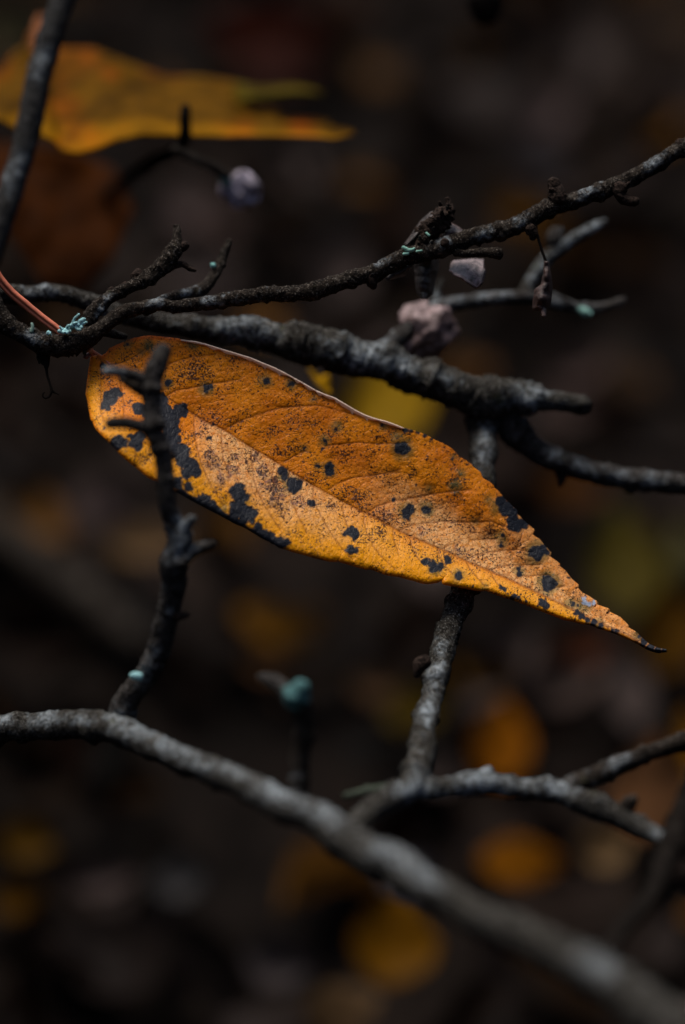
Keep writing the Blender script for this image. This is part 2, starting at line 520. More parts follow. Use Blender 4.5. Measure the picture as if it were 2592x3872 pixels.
def tube(name, pts, mat, parent=None, step=.00028, sides=22, rough=1.0, wob=1.0, pre=None, post=None,
         groove=0.0, cap0=True, cap1=True, seed=None, lump=1.0, pal=None):
    """pts: (photo x, photo y, mm behind the leaf, radius in photo px)"""
    global _seed
    p = np.asarray(pts, float)
    xyz = P(p[:, 0], p[:, 1], p[:, 2])
    r = p[:, 3] * GIRTH * PXM * (FOCUS + p[:, 2] * 1e-3) / FOCUS
    q = np.column_stack([xyz, r])
    if pre is not None:
        pre = np.asarray(pre, float)
        e = q[0] + (q[0] - q[1]) / np.linalg.norm((q[0] - q[1])[:3]) * .012
        q = np.vstack([pre[:-1], [pre[-1] + (e - pre[-1]) * t for t in np.linspace(0, 1, 7)], q])
        q[len(pre) - 1:len(pre) + 6, 3] = np.linspace(pre[-1, 3], q[len(pre) + 6, 3], 7)
    if post is not None:
        post = np.asarray(post, float)
        e = q[-1] + (q[-1] - q[-2]) / np.linalg.norm((q[-1] - q[-2])[:3]) * .012
        r1 = q[-1, 3]
        ext = np.array([e + (post[0] - e) * t for t in np.linspace(0, 1, 7)])
        ext[:, 3] = np.linspace(r1, post[0, 3], 7)
        q = np.vstack([q, ext, post[1:]])
    c = catmull(q, step)
    s = seed if seed is not None else int(abs(p[0, 0] * 7 + p[0, 1] * 3)) % 977
    ctr, rad = c[:, :3], np.maximum(c[:, 3], 2e-5)
    seglen = np.r_[0, np.cumsum(np.linalg.norm(np.diff(ctr, axis=0), axis=1))]
    mm = seglen * 1e3
    # gnarled centre line
    wv = np.stack([fbm(np.stack([mm * .22, np.full_like(mm, 10 * k + s)], -1), 3, s + k) for k in range(3)], -1)
    ctr = ctr + wv * rad[:, None] * .22 * wob
    T = np.gradient(ctr, axis=0)
    T /= np.linalg.norm(T, axis=1)[:, None] + 1e-12
    N = np.zeros_like(T)
    a = -FWD - T[0] * (-FWD @ T[0])
    N[0] = a / np.linalg.norm(a)
    for i in range(1, len(T)):
        b = N[i - 1] - T[i] * (N[i - 1] @ T[i])
        N[i] = b / np.linalg.norm(b)
    B = np.cross(T, N)
    th = np.linspace(0, 2 * math.pi, sides, endpoint=False)
    # bark coordinates: millimetres round and along
    ax = np.stack([np.cos(th)[None, :] * rad[:, None] * 1e3, np.sin(th)[None, :] * rad[:, None] * 1e3,
                   np.repeat(mm[:, None], sides, 1)], -1) + s * 3.1
    n1 = fbm(ax * np.array([.55, .55, .30]), 3, s)
    n2 = fbm(ax * np.array([2.2, 2.2, 1.5]), 3, s + 5)
    n3 = np.maximum(0, fbm(ax * np.array([4.5, 4.5, 3.2]), 2, s + 6) - .05)
    ring = vnoise(np.stack([mm * 1.3, np.full_like(mm, s)], -1), s + 9)[:, None]
    R = rad[:, None] * (1 + (.15 * n1 * lump + .14 * n2 + .16 * n3 + .05 * np.maximum(ring, 0)) * rough)
    if wob > .5 and mm[-1] > 8:
        nr_ = np.random.default_rng(s)
        nd = np.zeros_like(mm)
        for q0 in np.cumsum(nr_.uniform(3.5, 9.0, int(mm[-1] / 3.5) + 1)):
            if q0 < mm[-1]:
                nd += nr_.uniform(.08, .30) * np.exp(-((mm - q0) / (rad * 1e3 * nr_.uniform(.35, .8))) ** 2)
        R = R * (1 + np.minimum(nd, .4)[:, None] * (.5 + .8 * np.maximum(0, np.cos(th[None, :] - 2.4 * np.floor(mm / 6.0)[:, None] * 0 - s))))
    if groove:
        R = R * (1 - groove * np.exp(-(((th - 0.25 + math.pi) % (2 * math.pi) - math.pi) / .38) ** 2))[None, :]
    V = ctr[:, None, :] + R[..., None] * (np.cos(th)[None, :, None] * N[:, None, :] + np.sin(th)[None, :, None] * B[:, None, :])

    def cap(i, sgn):
        rings, axs = [], []
        for f, e in ((.88, .28), (.6, .5), (.25, .62), (.02, .66)):
            rings.append(ctr[i] + (V[i] - ctr[i]) * f + sgn * T[i] * rad[i] * e)
            axs.append(ax[i] + np.array([0, 0, sgn * rad[i] * e * 1e3]))
        return rings, axs
    V, ax = list(V), list(ax)
    if cap1:
        rr, aa = cap(len(c) - 1, 1); V += rr; ax += aa
    if cap0:
        rr, aa = cap(0, -1); V = rr[::-1] + V; ax = aa[::-1] + ax
    V = np.asarray(V); ax = np.asarray(ax)
    nr = len(V)
    V = V.reshape(-1, 3)
    F2, _ = toF(V)
    li = np.zeros(len(V))
    lw = fbm(F2 / 18.0, 3, 3)
    Tv = T[np.clip(np.arange(nr) - (4 if cap0 else 0), 0, len(T) - 1)].repeat(sides, 0)
    t2 = np.stack([Tv @ RIGHT, -(Tv @ UP)], -1)
    t2 /= np.linalg.norm(t2, axis=1)[:, None] + 1e-9
    for (lx, ly, lr, lstr) in [(*q, .55)[:4] for q in LICHEN]:
        dx, dy = F2[:, 0] - lx, F2[:, 1] - ly
        al = dx * t2[:, 0] + dy * t2[:, 1]
        ac = dx * t2[:, 1] - dy * t2[:, 0]
        li = np.maximum(li, lstr * (1 - sstep(.1 * lr, 1.7 * lr, np.hypot(al * .5, ac * .9) * (1 + .9 * lw))))
    return mesh_obj(name, V, grid_faces(nr, sides, True)[:, ::-1], mat, parent,
                    attrs={'axis': ax.reshape(-1, 3), 'lichen': li})


def path(pts, deps, k=1.0):
    """(x, y, r) triples plus depth key values spread along the path"""
    n = len(pts)
    dd = np.interp(np.linspace(0, 1, n), np.linspace(0, 1, len(deps)), deps)
    return [(p[0], p[1], d, p[2] * k) for p, d in zip(pts, dd)]


def sc(fn, s):
    """zoom path -> photo px with the radius scaled too"""
    return lambda pts: [(q[0], q[1], p[2] * s) for p, q in zip(pts, fn(pts))]


SA = sc(ZA, .38265); SK1 = sc(ZK1, .38265); S4 = sc(Z4, .63776); S5 = sc(Z5, .88776); S3 = sc(Z3, .89286)
SH = sc(ZH, .42674); SI = sc(ZI, .82908); SJ = sc(ZJ, .88776); SK = sc(ZK, .88776); SL = sc(ZL, .31888)
SO = sc(ZO, .44133); SV = sc(ZV, 1.65306)

LICHEN += [(x, y, r) for x, y, r in SK([(410, 885, 40), (690, 850, 62), (1020, 880, 34), (880, 862, 26), (1285, 765, 26), (470, 545, 28), (505, 405, 30), (520, 280, 20), (1455, 1080, 24)])]
LICHEN += SI([(20, 990, 24), (215, 990, 30), (370, 990, 22), (540, 985, 24), (640, 1045, 46), (760, 1100, 44), (830, 1140, 28), (910, 1190, 32), (1060, 1220, 30), (1260, 1310, 46), (820, 210, 42), (835, 110, 34), (775, 490, 14), (660, 780, 24), (710, 685, 16)])
LICHEN += SJ([(30, 190, 40), (330, 360, 46), (430, 440, 40), (480, 490, 28), (1200, 850, 36)])
LICHEN += S5([(210, 950, 60), (360, 995, 38), (552, 1052, 16), (900, 1150, 42), (940, 1110, 30), (715, 1300, 22), (712, 1360, 26), (1005, 1375, 18), (1130, 1425, 20), (1290, 1465, 22), (1430, 1478, 26),
              (590, 720, 24), (780, 690, 28), (720, 700, 20), (1070, 470, 26), (1170, 405, 34), (1110, 440, 24), (960, 570, 28), (935, 610, 20), (1140, 768, 28), (1000, 722, 30), (505, 705, 22), (270, 555, 10), (540, 465, 14), (1150, 255, 18), (1440, 130, 20), (870, 380, 14), (720, 430, 16), (1320, 235, 14)])
LICHEN += S4([(190, 475, 24), (250, 450, 26), (310, 465, 26), (1440, 690, 80), (1560, 720, 50), (1350, 690, 40), (925, 525, 22), (1230, 530, 24), (180, 740, 24), (590, 590, 14), (640, 510, 16), (1100, 480, 20)])
LICHEN += [(x, y, r, .95) for x, y, r in SK([(410, 885, 34), (690, 850, 46), (1020, 880, 26), (470, 545, 20)]) + SI([(820, 210, 34), (838, 110, 26), (1260, 1310, 30)]) + S5([(360, 995, 30), (210, 950, 40), (905, 1150, 30), (1170, 405, 24), (1070, 470, 20)])]
LICHEN += SH([(130, 360, 50), (200, 370, 36)])
LICHEN += S3([(185, 240, 24), (60, 750, 30), (90, 690, 24), (170, 300, 20)])

BASE = np.array([-.19, .40, -.01])


def base(dx, dy, r):
    return [(BASE[0] + dx, BASE[1] + dy, -.012, r * 1.25), (BASE[0] + dx, BASE[1] + dy, .05, r), (BASE[0] * .93 + dx, BASE[1] * .97 + dy, .12, r * .95)]


# ---- lower branch with its twigs
low = empty('bare_branch', (BASE[0], BASE[1], 0), 'thick grey lichened branch sweeping under the spotted leaf, its twigs crossing the leaf', 'branch')
Lp = SI([(-70, 1045, 60), (0, 1035, 56), (150, 1022, 54), (300, 1020, 56), (450, 1025, 58), (560, 1045, 56), (680, 1105, 54), (820, 1165, 54), (950, 1215, 55), (1080, 1275, 58), (1200, 1335, 60)]) + \
     SJ([(0, 225, 62), (100, 290, 66), (250, 385, 70), (400, 470, 70), (550, 560, 68), (700, 640, 66), (850, 710, 70), (1000, 785, 74), (1200, 885, 82), (1350, 985, 84), (1500, 1095, 86), (1700, 1230, 88), (2100, 1480, 80), (2700, 1800, 60)])
tube('stem', path(Lp, [0, -6, -13, -22, -30, -40, -50, -60, -68, -77, -86, -95, -105]), M_BARK_L, low, pre=base(.02, -.02, .0045), rough=.8, step=.0004, sides=26)
T1 = SI([(540, 1020, 44), (552, 970, 42), (580, 905, 38), (640, 815, 36), (700, 720, 36), (745, 600, 36), (772, 480, 36), (795, 370, 40), (805, 270, 44)]) + \
     SH([(775, 1850, 72), (725, 1690, 60), (672, 1500, 55), (650, 1300, 52), (622, 1130, 56), (575, 985, 58), (530, 870, 62), (530, 700, 60), (525, 520, 62), (545, 370, 62), (600, 250, 56), (645, 165, 48)])
t1 = tube('twig', path(T1, [-12, -14, -17, -20, -23, -25, -26, -26, -26, -25], 1.28), M_BARK, low, rough=1.2)
tube('side_shoot', path(SH([(540, 480, 50), (420, 420, 46), (300, 385, 42), (210, 370, 38), (120, 362, 36)]), [-26, -27, -29]), M_BARK, t1)
tube('side_shoot', path(SH([(520, 560, 46), (420, 520, 50), (320, 455, 44), (255, 415, 34)]), [-25, -24]), M_TWIG, t1)
tube('side_shoot', path(SH([(545, 900, 52), (430, 850, 50), (300, 815, 48), (200, 815, 46), (140, 822, 40)]), [-26, -27, -28]), M_BARK, t1)
tube('side_shoot', path(SH([(780, 1830, 50), (820, 1730, 52), (870, 1680, 40), (895, 1665, 28)]), [-24, -26]), M_BARK_L, t1)
tube('side_shoot', path(SH([(780, 2080, 60), (870, 1970, 58), (960, 1925, 52), (1040, 1905, 46), (1075, 1895, 34)]), [-24, -21]), M_TWIG, t1)
tube('bud', path(SH([(640, 1070, 34), (700, 1110, 38), (735, 1128, 22)]), [-25, -25]), M_BUD, t1)
tube('bud', path(SI([(800, 520, 20), (835, 516, 16), (858, 512, 10)]), [-20, -19]), M_BUD, t1)
tube('bud', path(SI([(730, 690, 18), (770, 688, 14)]), [-18, -17]), M_BARK_L, t1)
tube('lichen_tuft', path(SI([(640, 795, 14), (612, 790, 15), (600, 786, 10)]), [-18, -18.5]), M_TEAL, t1, lump=2.5)
Sp = SJ([(115, 335, 40), (170, 270, 44), (240, 180, 48)]) + SK([(380, 890, 50), (425, 820, 52), (442, 740, 48), (455, 640, 44), (472, 550, 43), (492, 460, 43), (520, 350, 43), (556, 230, 42), (590, 120, 43), (622, 25, 45)]) + \
     S5([(640, 1760, 46), (690, 1600, 44), (712, 1470, 42), (708, 1380, 44), (705, 1300, 48), (718, 1210, 54), (735, 1140, 58)])
s_t = tube('twig', path(Sp, [-42, -38, -31, -26, -20, -14, -9, -4, 1, 4, 8, 14, 20, 24, 27]), M_BARK_L, low, rough=1.0)
tube('bark_flake', path(SK([(470, 340, 26), (440, 362, 28), (425, 400, 14)]), [-8, -8]), M_BUD, s_t, lump=2)
tube('bark_flake', path(SK([(640, 45, 24), (668, 40, 20), (688, 42, 12)]), [3, 3]), M_BUD, s_t, lump=2)
Bp = SK([(375, 900, 40), (410, 892, 38), (500, 885, 38), (620, 870, 42), (690, 862, 46), (780, 872, 40), (900, 882, 38), (1020, 895, 42), (1120, 930, 46), (1220, 970, 46), (1330, 1025, 44), (1400, 1058, 40), (1470, 1092, 34)])
b_t = tube('twig', path(Bp, [-30, -27, -25, -26, -28, -31]), M_BARK_L, low, rough=.9)
tube('side_shoot', path(SK([(1040, 895, 40), (1130, 845, 36), (1210, 815, 36), (1290, 775, 36), (1380, 740, 32), (1480, 700, 32), (1568, 672, 36), (1680, 640, 36), (1950, 540, 28), (2400, 420, 20), (2800, 260, 8)]), [-26, -22, -20]), M_TWIG, b_t)
tube('bud', path(SK([(700, 850, 30), (728, 820, 26), (738, 800, 16)]), [-25, -25]), M_BARK_L, b_t)
tube('bud', path(SK([(1300, 985, 34), (1335, 940, 30), (1350, 925, 20)]), [-28, -29]), M_TWIG, b_t)
tube('side_shoot', path(SK([(380, 880, 22), (290, 880, 18), (200, 895, 16), (120, 915, 14)]), [-30, -33]), simple_material('greenish_twig', (.030, .038, .025), .8, .2, 900, .5), b_t)
vt = tube('twig', path(SV([(690, 1850, 22), (688, 1770, 19), (694, 1690, 19), (696, 1640, 20), (684, 1600, 22)]), [-36, -37, -38]), M_TWIG, low)
tube('side_shoot', path(SV([(690, 1625, 22), (660, 1585, 20), (625, 1560, 16), (595, 1550, 10)]), [-37, -34]), M_BARK, vt)
tube('lichen_tuft', path(SV([(672, 1612, 18), (680, 1592, 30), (690, 1570, 18)]), [-39, -40]), simple_material('lichen_blue_green', (.055, .13, .13), .85, .15, 900, .5), vt, lump=2.2)

# ---- middle branch behind the leaf
mid = empty('bare_branch', (BASE[0], BASE[1] + .05, 0), 'thick lichened branch behind the spotted leaf, ending in a broken stub', 'branch')
Mp = S4([(-120, 470, 48), (0, 485, 46), (120, 488, 44), (300, 482, 46), (450, 510, 46), (580, 550, 46), (720, 610, 50), (900, 650, 54), (1100, 675, 58), (1300, 698, 66), (1500, 715, 74)]) + \
     S5([(0, 915, 72), (150, 950, 70), (330, 1005, 66), (500, 1065, 66), (620, 1100, 68), (690, 1118, 82), (770, 1128, 78), (830, 1130, 62), (900, 1138, 56), (935, 1140, 52), (946, 1142, 38), (1060, 1150, 36), (1140, 1160, 33)])
m_t = tube('stem', path(Mp, [14, 16, 18, 20, 22, 23, 24, 25]), M_BARK_L, mid, pre=base(.0, .05, .0035), rough=1.15, lump=1.3, sides=26)
Np = S5([(770, 1150, 56), (800, 1210, 58), (850, 1285, 54), (920, 1345, 48), (1000, 1388, 42), (1130, 1435, 40), (1300, 1478, 40), (1430, 1490, 38), (1700, 1520, 38), (2100, 1590, 32), (2600, 1640, 24), (3100, 1620, 10)])
n_t = tube('twig', path(Np, [25, 27, 29]), M_BARK, mid)
tube('bud', path(S5([(1040, 1420, 30), (1045, 1470, 20), (1038, 1505, 8)]), [27, 27]), M_BUD, n_t)
tube('bud', path(S5([(1330, 1490, 28), (1338, 1520, 24)]), [28, 27]), M_BARK_L, n_t)
Rp = S5([(240, 950, 32), (300, 905, 30), (350, 865, 30), (420, 815, 28), (490, 765, 28), (560, 735, 28), (700, 712, 25), (850, 702, 25), (920, 706, 24), (1000, 722, 22), (1100, 742, 20), (1200, 748, 20), (1260, 735, 18), (1310, 715, 15)])
r_t = tube('twig', path(Rp, [24, 28, 31, 33, 34, 34]), M_BARK, mid)
tube('side_shoot', path(S5([(880, 695, 24), (905, 640, 26), (935, 590, 27), (985, 525, 26), (1040, 480, 24), (1110, 440, 22), (1170, 405, 20), (1225, 378, 12)]), [33, 35, 36]), M_BARK_L, r_t)
tube('side_shoot', path(S5([(500, 760, 18), (508, 700, 15), (530, 630, 9)]), [32, 33]), M_BARK_L, r_t)
tube('side_shoot', path(S5([(1110, 745, 12), (1060, 715, 10), (1005, 690, 8)]), [33, 33]), M_BARK, r_t)
tube('bud', path(S5([(1030, 495, 22), (1015, 460, 28), (1018, 425, 26), (1040, 412, 14)]), [35, 35]), M_BARK, r_t, lump=1.8)
tube('lichen_tuft', path(S5([(1120, 750, 12), (1145, 768, 20), (1165, 775, 12)]), [32.5, 32.5]), simple_material('lichen_dull_green', (.16, .30, .26), .85, .15, 900, .5), r_t, lump=2)

# ---- slender upper twig that the leaf stalk leans on
upp = empty('slender_twig', (BASE[0] - .02, BASE[1] - .05, 0), 'slender dark knobbly twig rising diagonally across, leaf stalk caught behind it', 'twig')
Up = SK1([(-150, 250, 70), (-70, 380, 72), (0, 500, 74), (100, 600, 78), (250, 700, 80), (400, 775, 88), (520, 800, 96), (700, 790, 92), (850, 725, 78), (980, 645, 66), (1100, 545, 60), (1200, 480, 62), (1400, 425, 56)]) + \
     S4([(960, 545, 34), (1050, 562, 32), (1200, 545, 36), (1400, 522, 38)]) + [(1000, 1115, 25), (1100, 1112, 26)] + \
     S5([(0, 672, 32), (100, 637, 30), (230, 600, 30), (350, 545, 32), (500, 500, 33), (560, 482, 34), (700, 440, 32), (850, 390, 33), (1000, 312, 34), (1150, 270, 30), (1280, 222, 30), (1400, 162, 28), (1500, 100, 28), (1600, 40, 28), (1750, -60, 26), (2000, -250, 23), (2400, -520, 18), (2900, -800, 9)])
u_t = tube('stem', path(Up, [-3, -2.6, -2.2, -1.7, -.5, 1, 2.5, 4, 4.5, 5, 5, 5, 8]), M_TWIG, upp, pre=base(-.02, -.05, .0028), step=.00022, sides=26, rough=1.25)
Ua = S4([(520, 660, 34), (560, 605, 38), (610, 550, 36), (660, 505, 34), (740, 455, 30), (800, 430, 28), (880, 388, 34), (955, 325, 42), (1020, 245, 38), (1045, 190, 26), (1050, 130, 18), (1050, 88, 16)])
ua = tube('shoot', path(Ua, [-.5, 0, 1, 2, 3.5, 5]), M_TWIG, upp, step=.0002, rough=2.0, lump=1.6)
tube('bud', path(S4([(795, 425, 22), (802, 395, 30), (812, 365, 28), (822, 345, 16)]), [2, 2]), M_BUD, ua, step=.0002, rough=2.2, lump=2)
tube('bud', path(S4([(1060, 225, 26), (1090, 205, 26), (1110, 195, 18)]), [4, 4]), M_BUD, ua, lump=2)
tube('bud', path(S4([(1010, 330, 20), (1080, 312, 16), (1130, 338, 14), (1160, 348, 10)]), [4, 4]), M_BUD, ua)
tube('peeled_strip', path(S4([(846, 398, 5), (872, 384, 10), (896, 362, 7), (932, 338, 4)]), [1.4, 1.5]), M_WHITE, ua, rough=2, lump=2)
tube('bark_knob', path(S4([(650, 480, 22), (665, 455, 16)]), [1, 1]), M_BUD, ua, lump=2)
tube('bark_knob', path(S4([(735, 450, 22), (755, 432, 20)]), [1.5, 1.5]), M_BUD, ua, lump=2)
tube('shoot', path(S4([(860, 590, 32), (940, 545, 32), (1040, 505, 30), (1130, 478, 30), (1200, 455, 34), (1260, 390, 28), (1310, 300, 24), (1345, 215, 22), (1362, 172, 16)]), [3, 6, 10, 14, 15]), M_TWIG, upp)
tube('lichen_tuft', path(S4([(1258, 325, 10), (1265, 316, 17), (1272, 308, 8)]), [12, 12]), simple_material('lichen_mint', (.22, .48, .44), .85, .15, 900, .4), upp, lump=2)
tube('shoot', path(S4([(560, 690, 30), (640, 715, 26), (700, 735, 24), (745, 742, 16)]), [1, 3]), M_BARK, upp)
# foliose lichen: flat lobes with thickness
lich = tube('lichen', path(SK1([(580, 660, 16), (640, 655, 20), (700, 622, 20), (745, 606, 22), (790, 590, 20)]), [-3.0, -3.2, -4.0]), M_TEAL, upp, step=.00012, rough=2.6, lump=2.2)
for pts in ([(700, 615, 14), (722, 570, 12), (742, 525, 12), (782, 490, 9)], [(640, 650, 20), (672, 668, 20), (692, 655, 12)], [(740, 610, 22), (768, 634, 20), (792, 640, 14)],
            [(770, 600, 22), (800, 560, 22), (828, 542, 16), (838, 534, 8)], [(790, 590, 20), (828, 582, 20), (852, 572, 14)], [(720, 605, 18), (735, 585, 16), (760, 572, 10)],
            [(620, 650, 18), (600, 628, 12), (590, 612, 7)], [(660, 640, 16), (670, 610, 12), (690, 596, 8)], [(600, 660, 16), (640, 672, 14)], [(752, 612, 16), (800, 612, 16), (806, 626, 10)]):
    tube('lobe', path(SK1(pts), [-3.8, -4.3]), M_TEAL, lich, step=.00012, sides=12, rough=2.2, lump=1.8)
tube('lichen', path(SK1([(505, 700, 12), (485, 680, 24), (478, 664, 14)]), [-4.2, -4.6]), M_TEAL, upp, step=.00012, rough=2)
tube('lichen', path(SK1([(310, 665, 18), (322, 625, 16), (315, 580, 10)]), [-3.5, -3.5]), simple_material('lichen_sage', (.20, .30, .25), .85, .15, 1200, .4), upp, step=.00015, rough=2)
# moss fringe and tendril under the bend
for k in range(16):
    x0 = 380 + k * 30 + rng.uniform(-10, 10)
    y0 = 862 + 20 * math.sin(k * 1.3) - (k - 4) * 1.5
    ln = rng.uniform(25, 60) + (60 if k < 4 else 0)
    tube('moss_tuft', path(SK1([(x0, y0 - 30, 26), (x0 + rng.uniform(-14, 14), y0 + ln * .5, 18), (x0 + rng.uniform(-20, 20), y0 + ln, 6)]), [-1.5, -1.5]), M_MOSS, upp, step=.0003, sides=8, rough=2)
tube('tendril', path(SK1([(440, 900, 60), (455, 960, 34), (460, 1040, 13), (470, 1110, 11), (495, 1180, 11), (508, 1250, 12), (490, 1300, 10), (450, 1318, 10), (425, 1300, 9), (425, 1270, 8), (440, 1262, 6)]), [-1.5, -2.5, -2]), M_TENDRIL, upp, step=.00015, sides=10, rough=.8)
tube('tendril', path(SK1([(508, 1210, 8), (525, 1245, 14), (545, 1262, 10), (580, 1282, 6)]), [-2.2, -2.5]), M_TENDRIL, upp, step=.00015, sides=10)
# spurs and buds along the right half
for nm, pts, dp in (
        ('bud', [(1025, 300, 26), (1022, 262, 28), (1012, 225, 24), (1004, 200, 18)], 4.5),
        ('bud', [(1290, 225, 26), (1285, 262, 22), (1320, 288, 18), (1362, 290, 16)], 4),
        ('bud', [(1310, 240, 10), (1330, 215, 9)], 3.5),
        ('bud', [(225, 605, 20), (235, 640, 20), (242, 662, 9)], 4),
        ('bud', [(95, 640, 20), (108, 618, 16)], 4), ('bud', [(905, 405, 22), (920, 428, 18), (918, 452, 10)], 4),
        ('bud', [(1540, 90, 24), (1552, 55, 26), (1556, 38, 16)], 5), ('bud', [(15, 660, 22), (12, 640, 18)], 4),
        ('bud', [(540, 480, 14), (545, 460, 12)], 3)):
    tube(nm, path(S5(pts), [dp, dp]), M_BUD, upp, step=.0002, rough=2, lump=2)
tube('broken_shoot', path(SL([(850, 800, 46), (960, 815, 38), (1080, 800, 40), (1220, 790, 48), (1320, 805, 58), (1365, 812, 60)]), [4, 2]), M_TWIG, upp, step=.0002, rough=1.2)
spur = tube('knobbly_spur', path(SL([(420, 760, 70), (500, 650, 100), (560, 560, 110), (640, 470, 105), (700, 380, 90), (740, 320, 70), (770, 270, 45), (768, 215, 26), (765, 160, 30)]), [5, 6]), M_BUD, upp, step=.00016, rough=3.2, lump=2.4)
for k in range(26):
    t = rng.uniform(0, 1)
    x = 420 + 360 * t + rng.normal(0, 45); y = 760 - 480 * t + rng.normal(0, 45)
    tube('bud_scale', path(SL([(x, y, 22), (x + rng.uniform(-25, 25), y - rng.uniform(15, 40), 14)]), [3.6, 3.2]), M_BARK_L if k % 4 == 0 else M_BUD, spur, step=.0002, sides=8, rough=2)
for pts in ([(235, 735, 22), (290, 770, 26), (350, 765, 20), (370, 745, 10)], [(240, 815, 16), (300, 806, 14)], [(395, 785, 12), (460, 775, 10)], [(510, 565, 14), (545, 600, 14)]):
    tube('lichen', path(SL(pts), [2.6, 2.4]), simple_material('lichen_sea_green', (.17, .33, .27), .85, .15, 1200, .5), upp, step=.00015, rough=2.2)

# ---- upright stem at the back
stm = empty('upright_stem', (BASE[0] - .03, BASE[1] + .10, 0), 'blurred grey upright stem standing in front of the yellow lobed leaf', 'stem')
tube('stem', path(S3([(310, -140, 46), (280, -50, 46), (250, 40, 46), (205, 180, 48), (165, 330, 48), (135, 480, 48), (105, 620, 46), (60, 760, 46), (20, 890, 46), (-20, 1010, 46), (-60, 1120, 46)]), [40, 36, 33]), M_STEM, stm,
     post=[(-.105, .335, .22, .0022), (-.15, .43, .12, .003), (-.19, .48, -.012, .004)], rough=.7, wob=.45, step=.0004)
sb = tube('side_twig', path(SV([(120, 540, 9), (180, 500, 9), (240, 450, 10), (300, 400, 11), (350, 372, 12), (405, 340, 13), (420, 310, 12), (422, 275, 12), (424, 245, 10)]), [150, 135, 115, 85, 62, 52, 47, 46, 46]), M_TENDRIL, stm)
tube('fruit_stalk', path(SV([(400, 342, 10), (450, 365, 9), (490, 380, 10), (520, 400, 12)]), [43, 48]), M_TWIG, stm)

# ---- other dark twigs at the rim of the view
d_t = tube('twig', path(SV([(1385, 2190, 17), (1420, 2135, 17), (1470, 2075, 18), (1510, 2010, 20), (1535, 1935, 26), (1560, 1860, 24), (1600, 1760, 22), (1660, 1640, 20), (1760, 1500, 16), (1860, 1330, 7)]), [-74, -60, -42, -34, -32]), M_TENDRIL, low)
tube('bud', path(SV([(1530, 1960, 24), (1560, 2005, 26), (1590, 2030, 22)]), [-35, -36]), M_BUD, d_t, lump=2)
hg = empty('drooping_twig', P(np.array(1835.), np.array(-60.), np.array(70.)), 'black blurred twig tip drooping in from above', 'twig')
tube('stem', path(SV([(1090, -330, 22), (1100, -200, 28), (1108, -60, 34), (1110, 10, 36), (1109, 40, 28)]), [70, 70]), M_TENDRIL, hg)
stick = empty('fallen_stick', gpt(np.array(300.), np.array(2200.), .01), 'blurred grey fallen stick lying slantwise on the ground', 'stick')
g0, g1_, g2_ = [gpt(np.array(x * 1.653), np.array(y * 1.653), .012) for x, y in ((-120, 1130), (150, 1330), (330, 1480))]
tube('stem', [(-200, 1850, 300, 30), (-190, 1860, 300, 30)], M_TWIG, stick, pre=[(*g2_, .004), (*g1_, .0055), (*g0, .006)], cap0=True)


# ------------------------------------------------------------------ the spotted leaf
def resample(pl, n):
    pl = np.asarray(pl, float)
    s = np.r_[0, np.cumsum(np.linalg.norm(np.diff(pl, axis=0), axis=1))]
    t = np.linspace(0, s[-1], n)
    return np.stack([np.interp(t, s, pl[:, k]) for k in range(2)], -1)


UPPER = ZA([(180, 245), (225, 257), (270, 225), (300, 180), (370, 145), (430, 120), (480, 95), (550, 75), (640, 58), (700, 52), (760, 58), (830, 65), (950, 80), (1050, 92), (1150, 105), (1250, 128), (1400, 175), (1500, 205)]) + \
    ZC([(-130, 5), (0, 60), (100, 100), (200, 150), (300, 205), (400, 260), (500, 320), (600, 365), (700, 400), (800, 460), (900, 520), (1000, 570), (1100, 605), (1200, 630), (1300, 665)]) + \
    ZE([(350, 182), (450, 212), (540, 242), (600, 278), (650, 306), (720, 333), (800, 383), (850, 428), (880, 468), (940, 500), (1000, 540), (1018, 570), (1090, 618), (1112, 680), (1180, 715), (1222, 752), (1220, 768), (1260, 800), (1302, 850)]) + \
    ZF([(790, 85), (850, 140), (930, 215), (925, 245), (1020, 340), (1098, 402), (1075, 440), (1090, 460), (1150, 500), (1190, 550), (1262, 632), (1245, 665), (1352, 742), (1345, 765), (1420, 822)]) + \
    ZG([(375, 440), (430, 510), (497, 568), (480, 592), (540, 650), (600, 680), (690, 740), (670, 762), (806, 808), (790, 830), (916, 892), (995, 970), (985, 988), (1080, 1045), (1110, 1080), (1200, 1160), (1290, 1203), (1382, 1219)])
LOWER = ZA([(165, 250), (122, 268), (118, 300), (105, 380), (90, 480), (76, 600), (70, 630), (85, 680), (105, 800), (120, 880), (140, 905), (160, 960), (220, 1030), (310, 1110), (400, 1210), (480, 1285), (560, 1345), (680, 1445), (760, 1480), (810, 1515)]) + \
    ZB([(190, 940), (250, 975), (330, 1020), (450, 1085), (550, 1135), (650, 1190), (750, 1245), (850, 1285), (950, 1345), (1045, 1403), (1130, 1448)]) + \
    ZD([(60, 772), (150, 832), (220, 850), (270, 870), (400, 905), (500, 935), (640, 967), (715, 968), (722, 940), (735, 968), (850, 1003), (1000, 1046), (1055, 1045), (1200, 1100), (1330, 1120), (1400, 1140)]) + \
    ZF([(0, 925), (50, 928), (150, 912), (188, 878), (200, 932), (300, 952), (440, 977), (560, 997), (625, 992), (680, 1017), (780, 1052), (880, 1082), (1000, 1127), (1200, 1207), (1400, 1282)]) + \
    ZG([(440, 916), (530, 941), (600, 949), (640, 957), (700, 987), (760, 1002), (880, 1042), (960, 1077), (1030, 1107), (1090, 1137), (1170, 1187), (1240, 1217), (1300, 1234), (1382, 1222)])
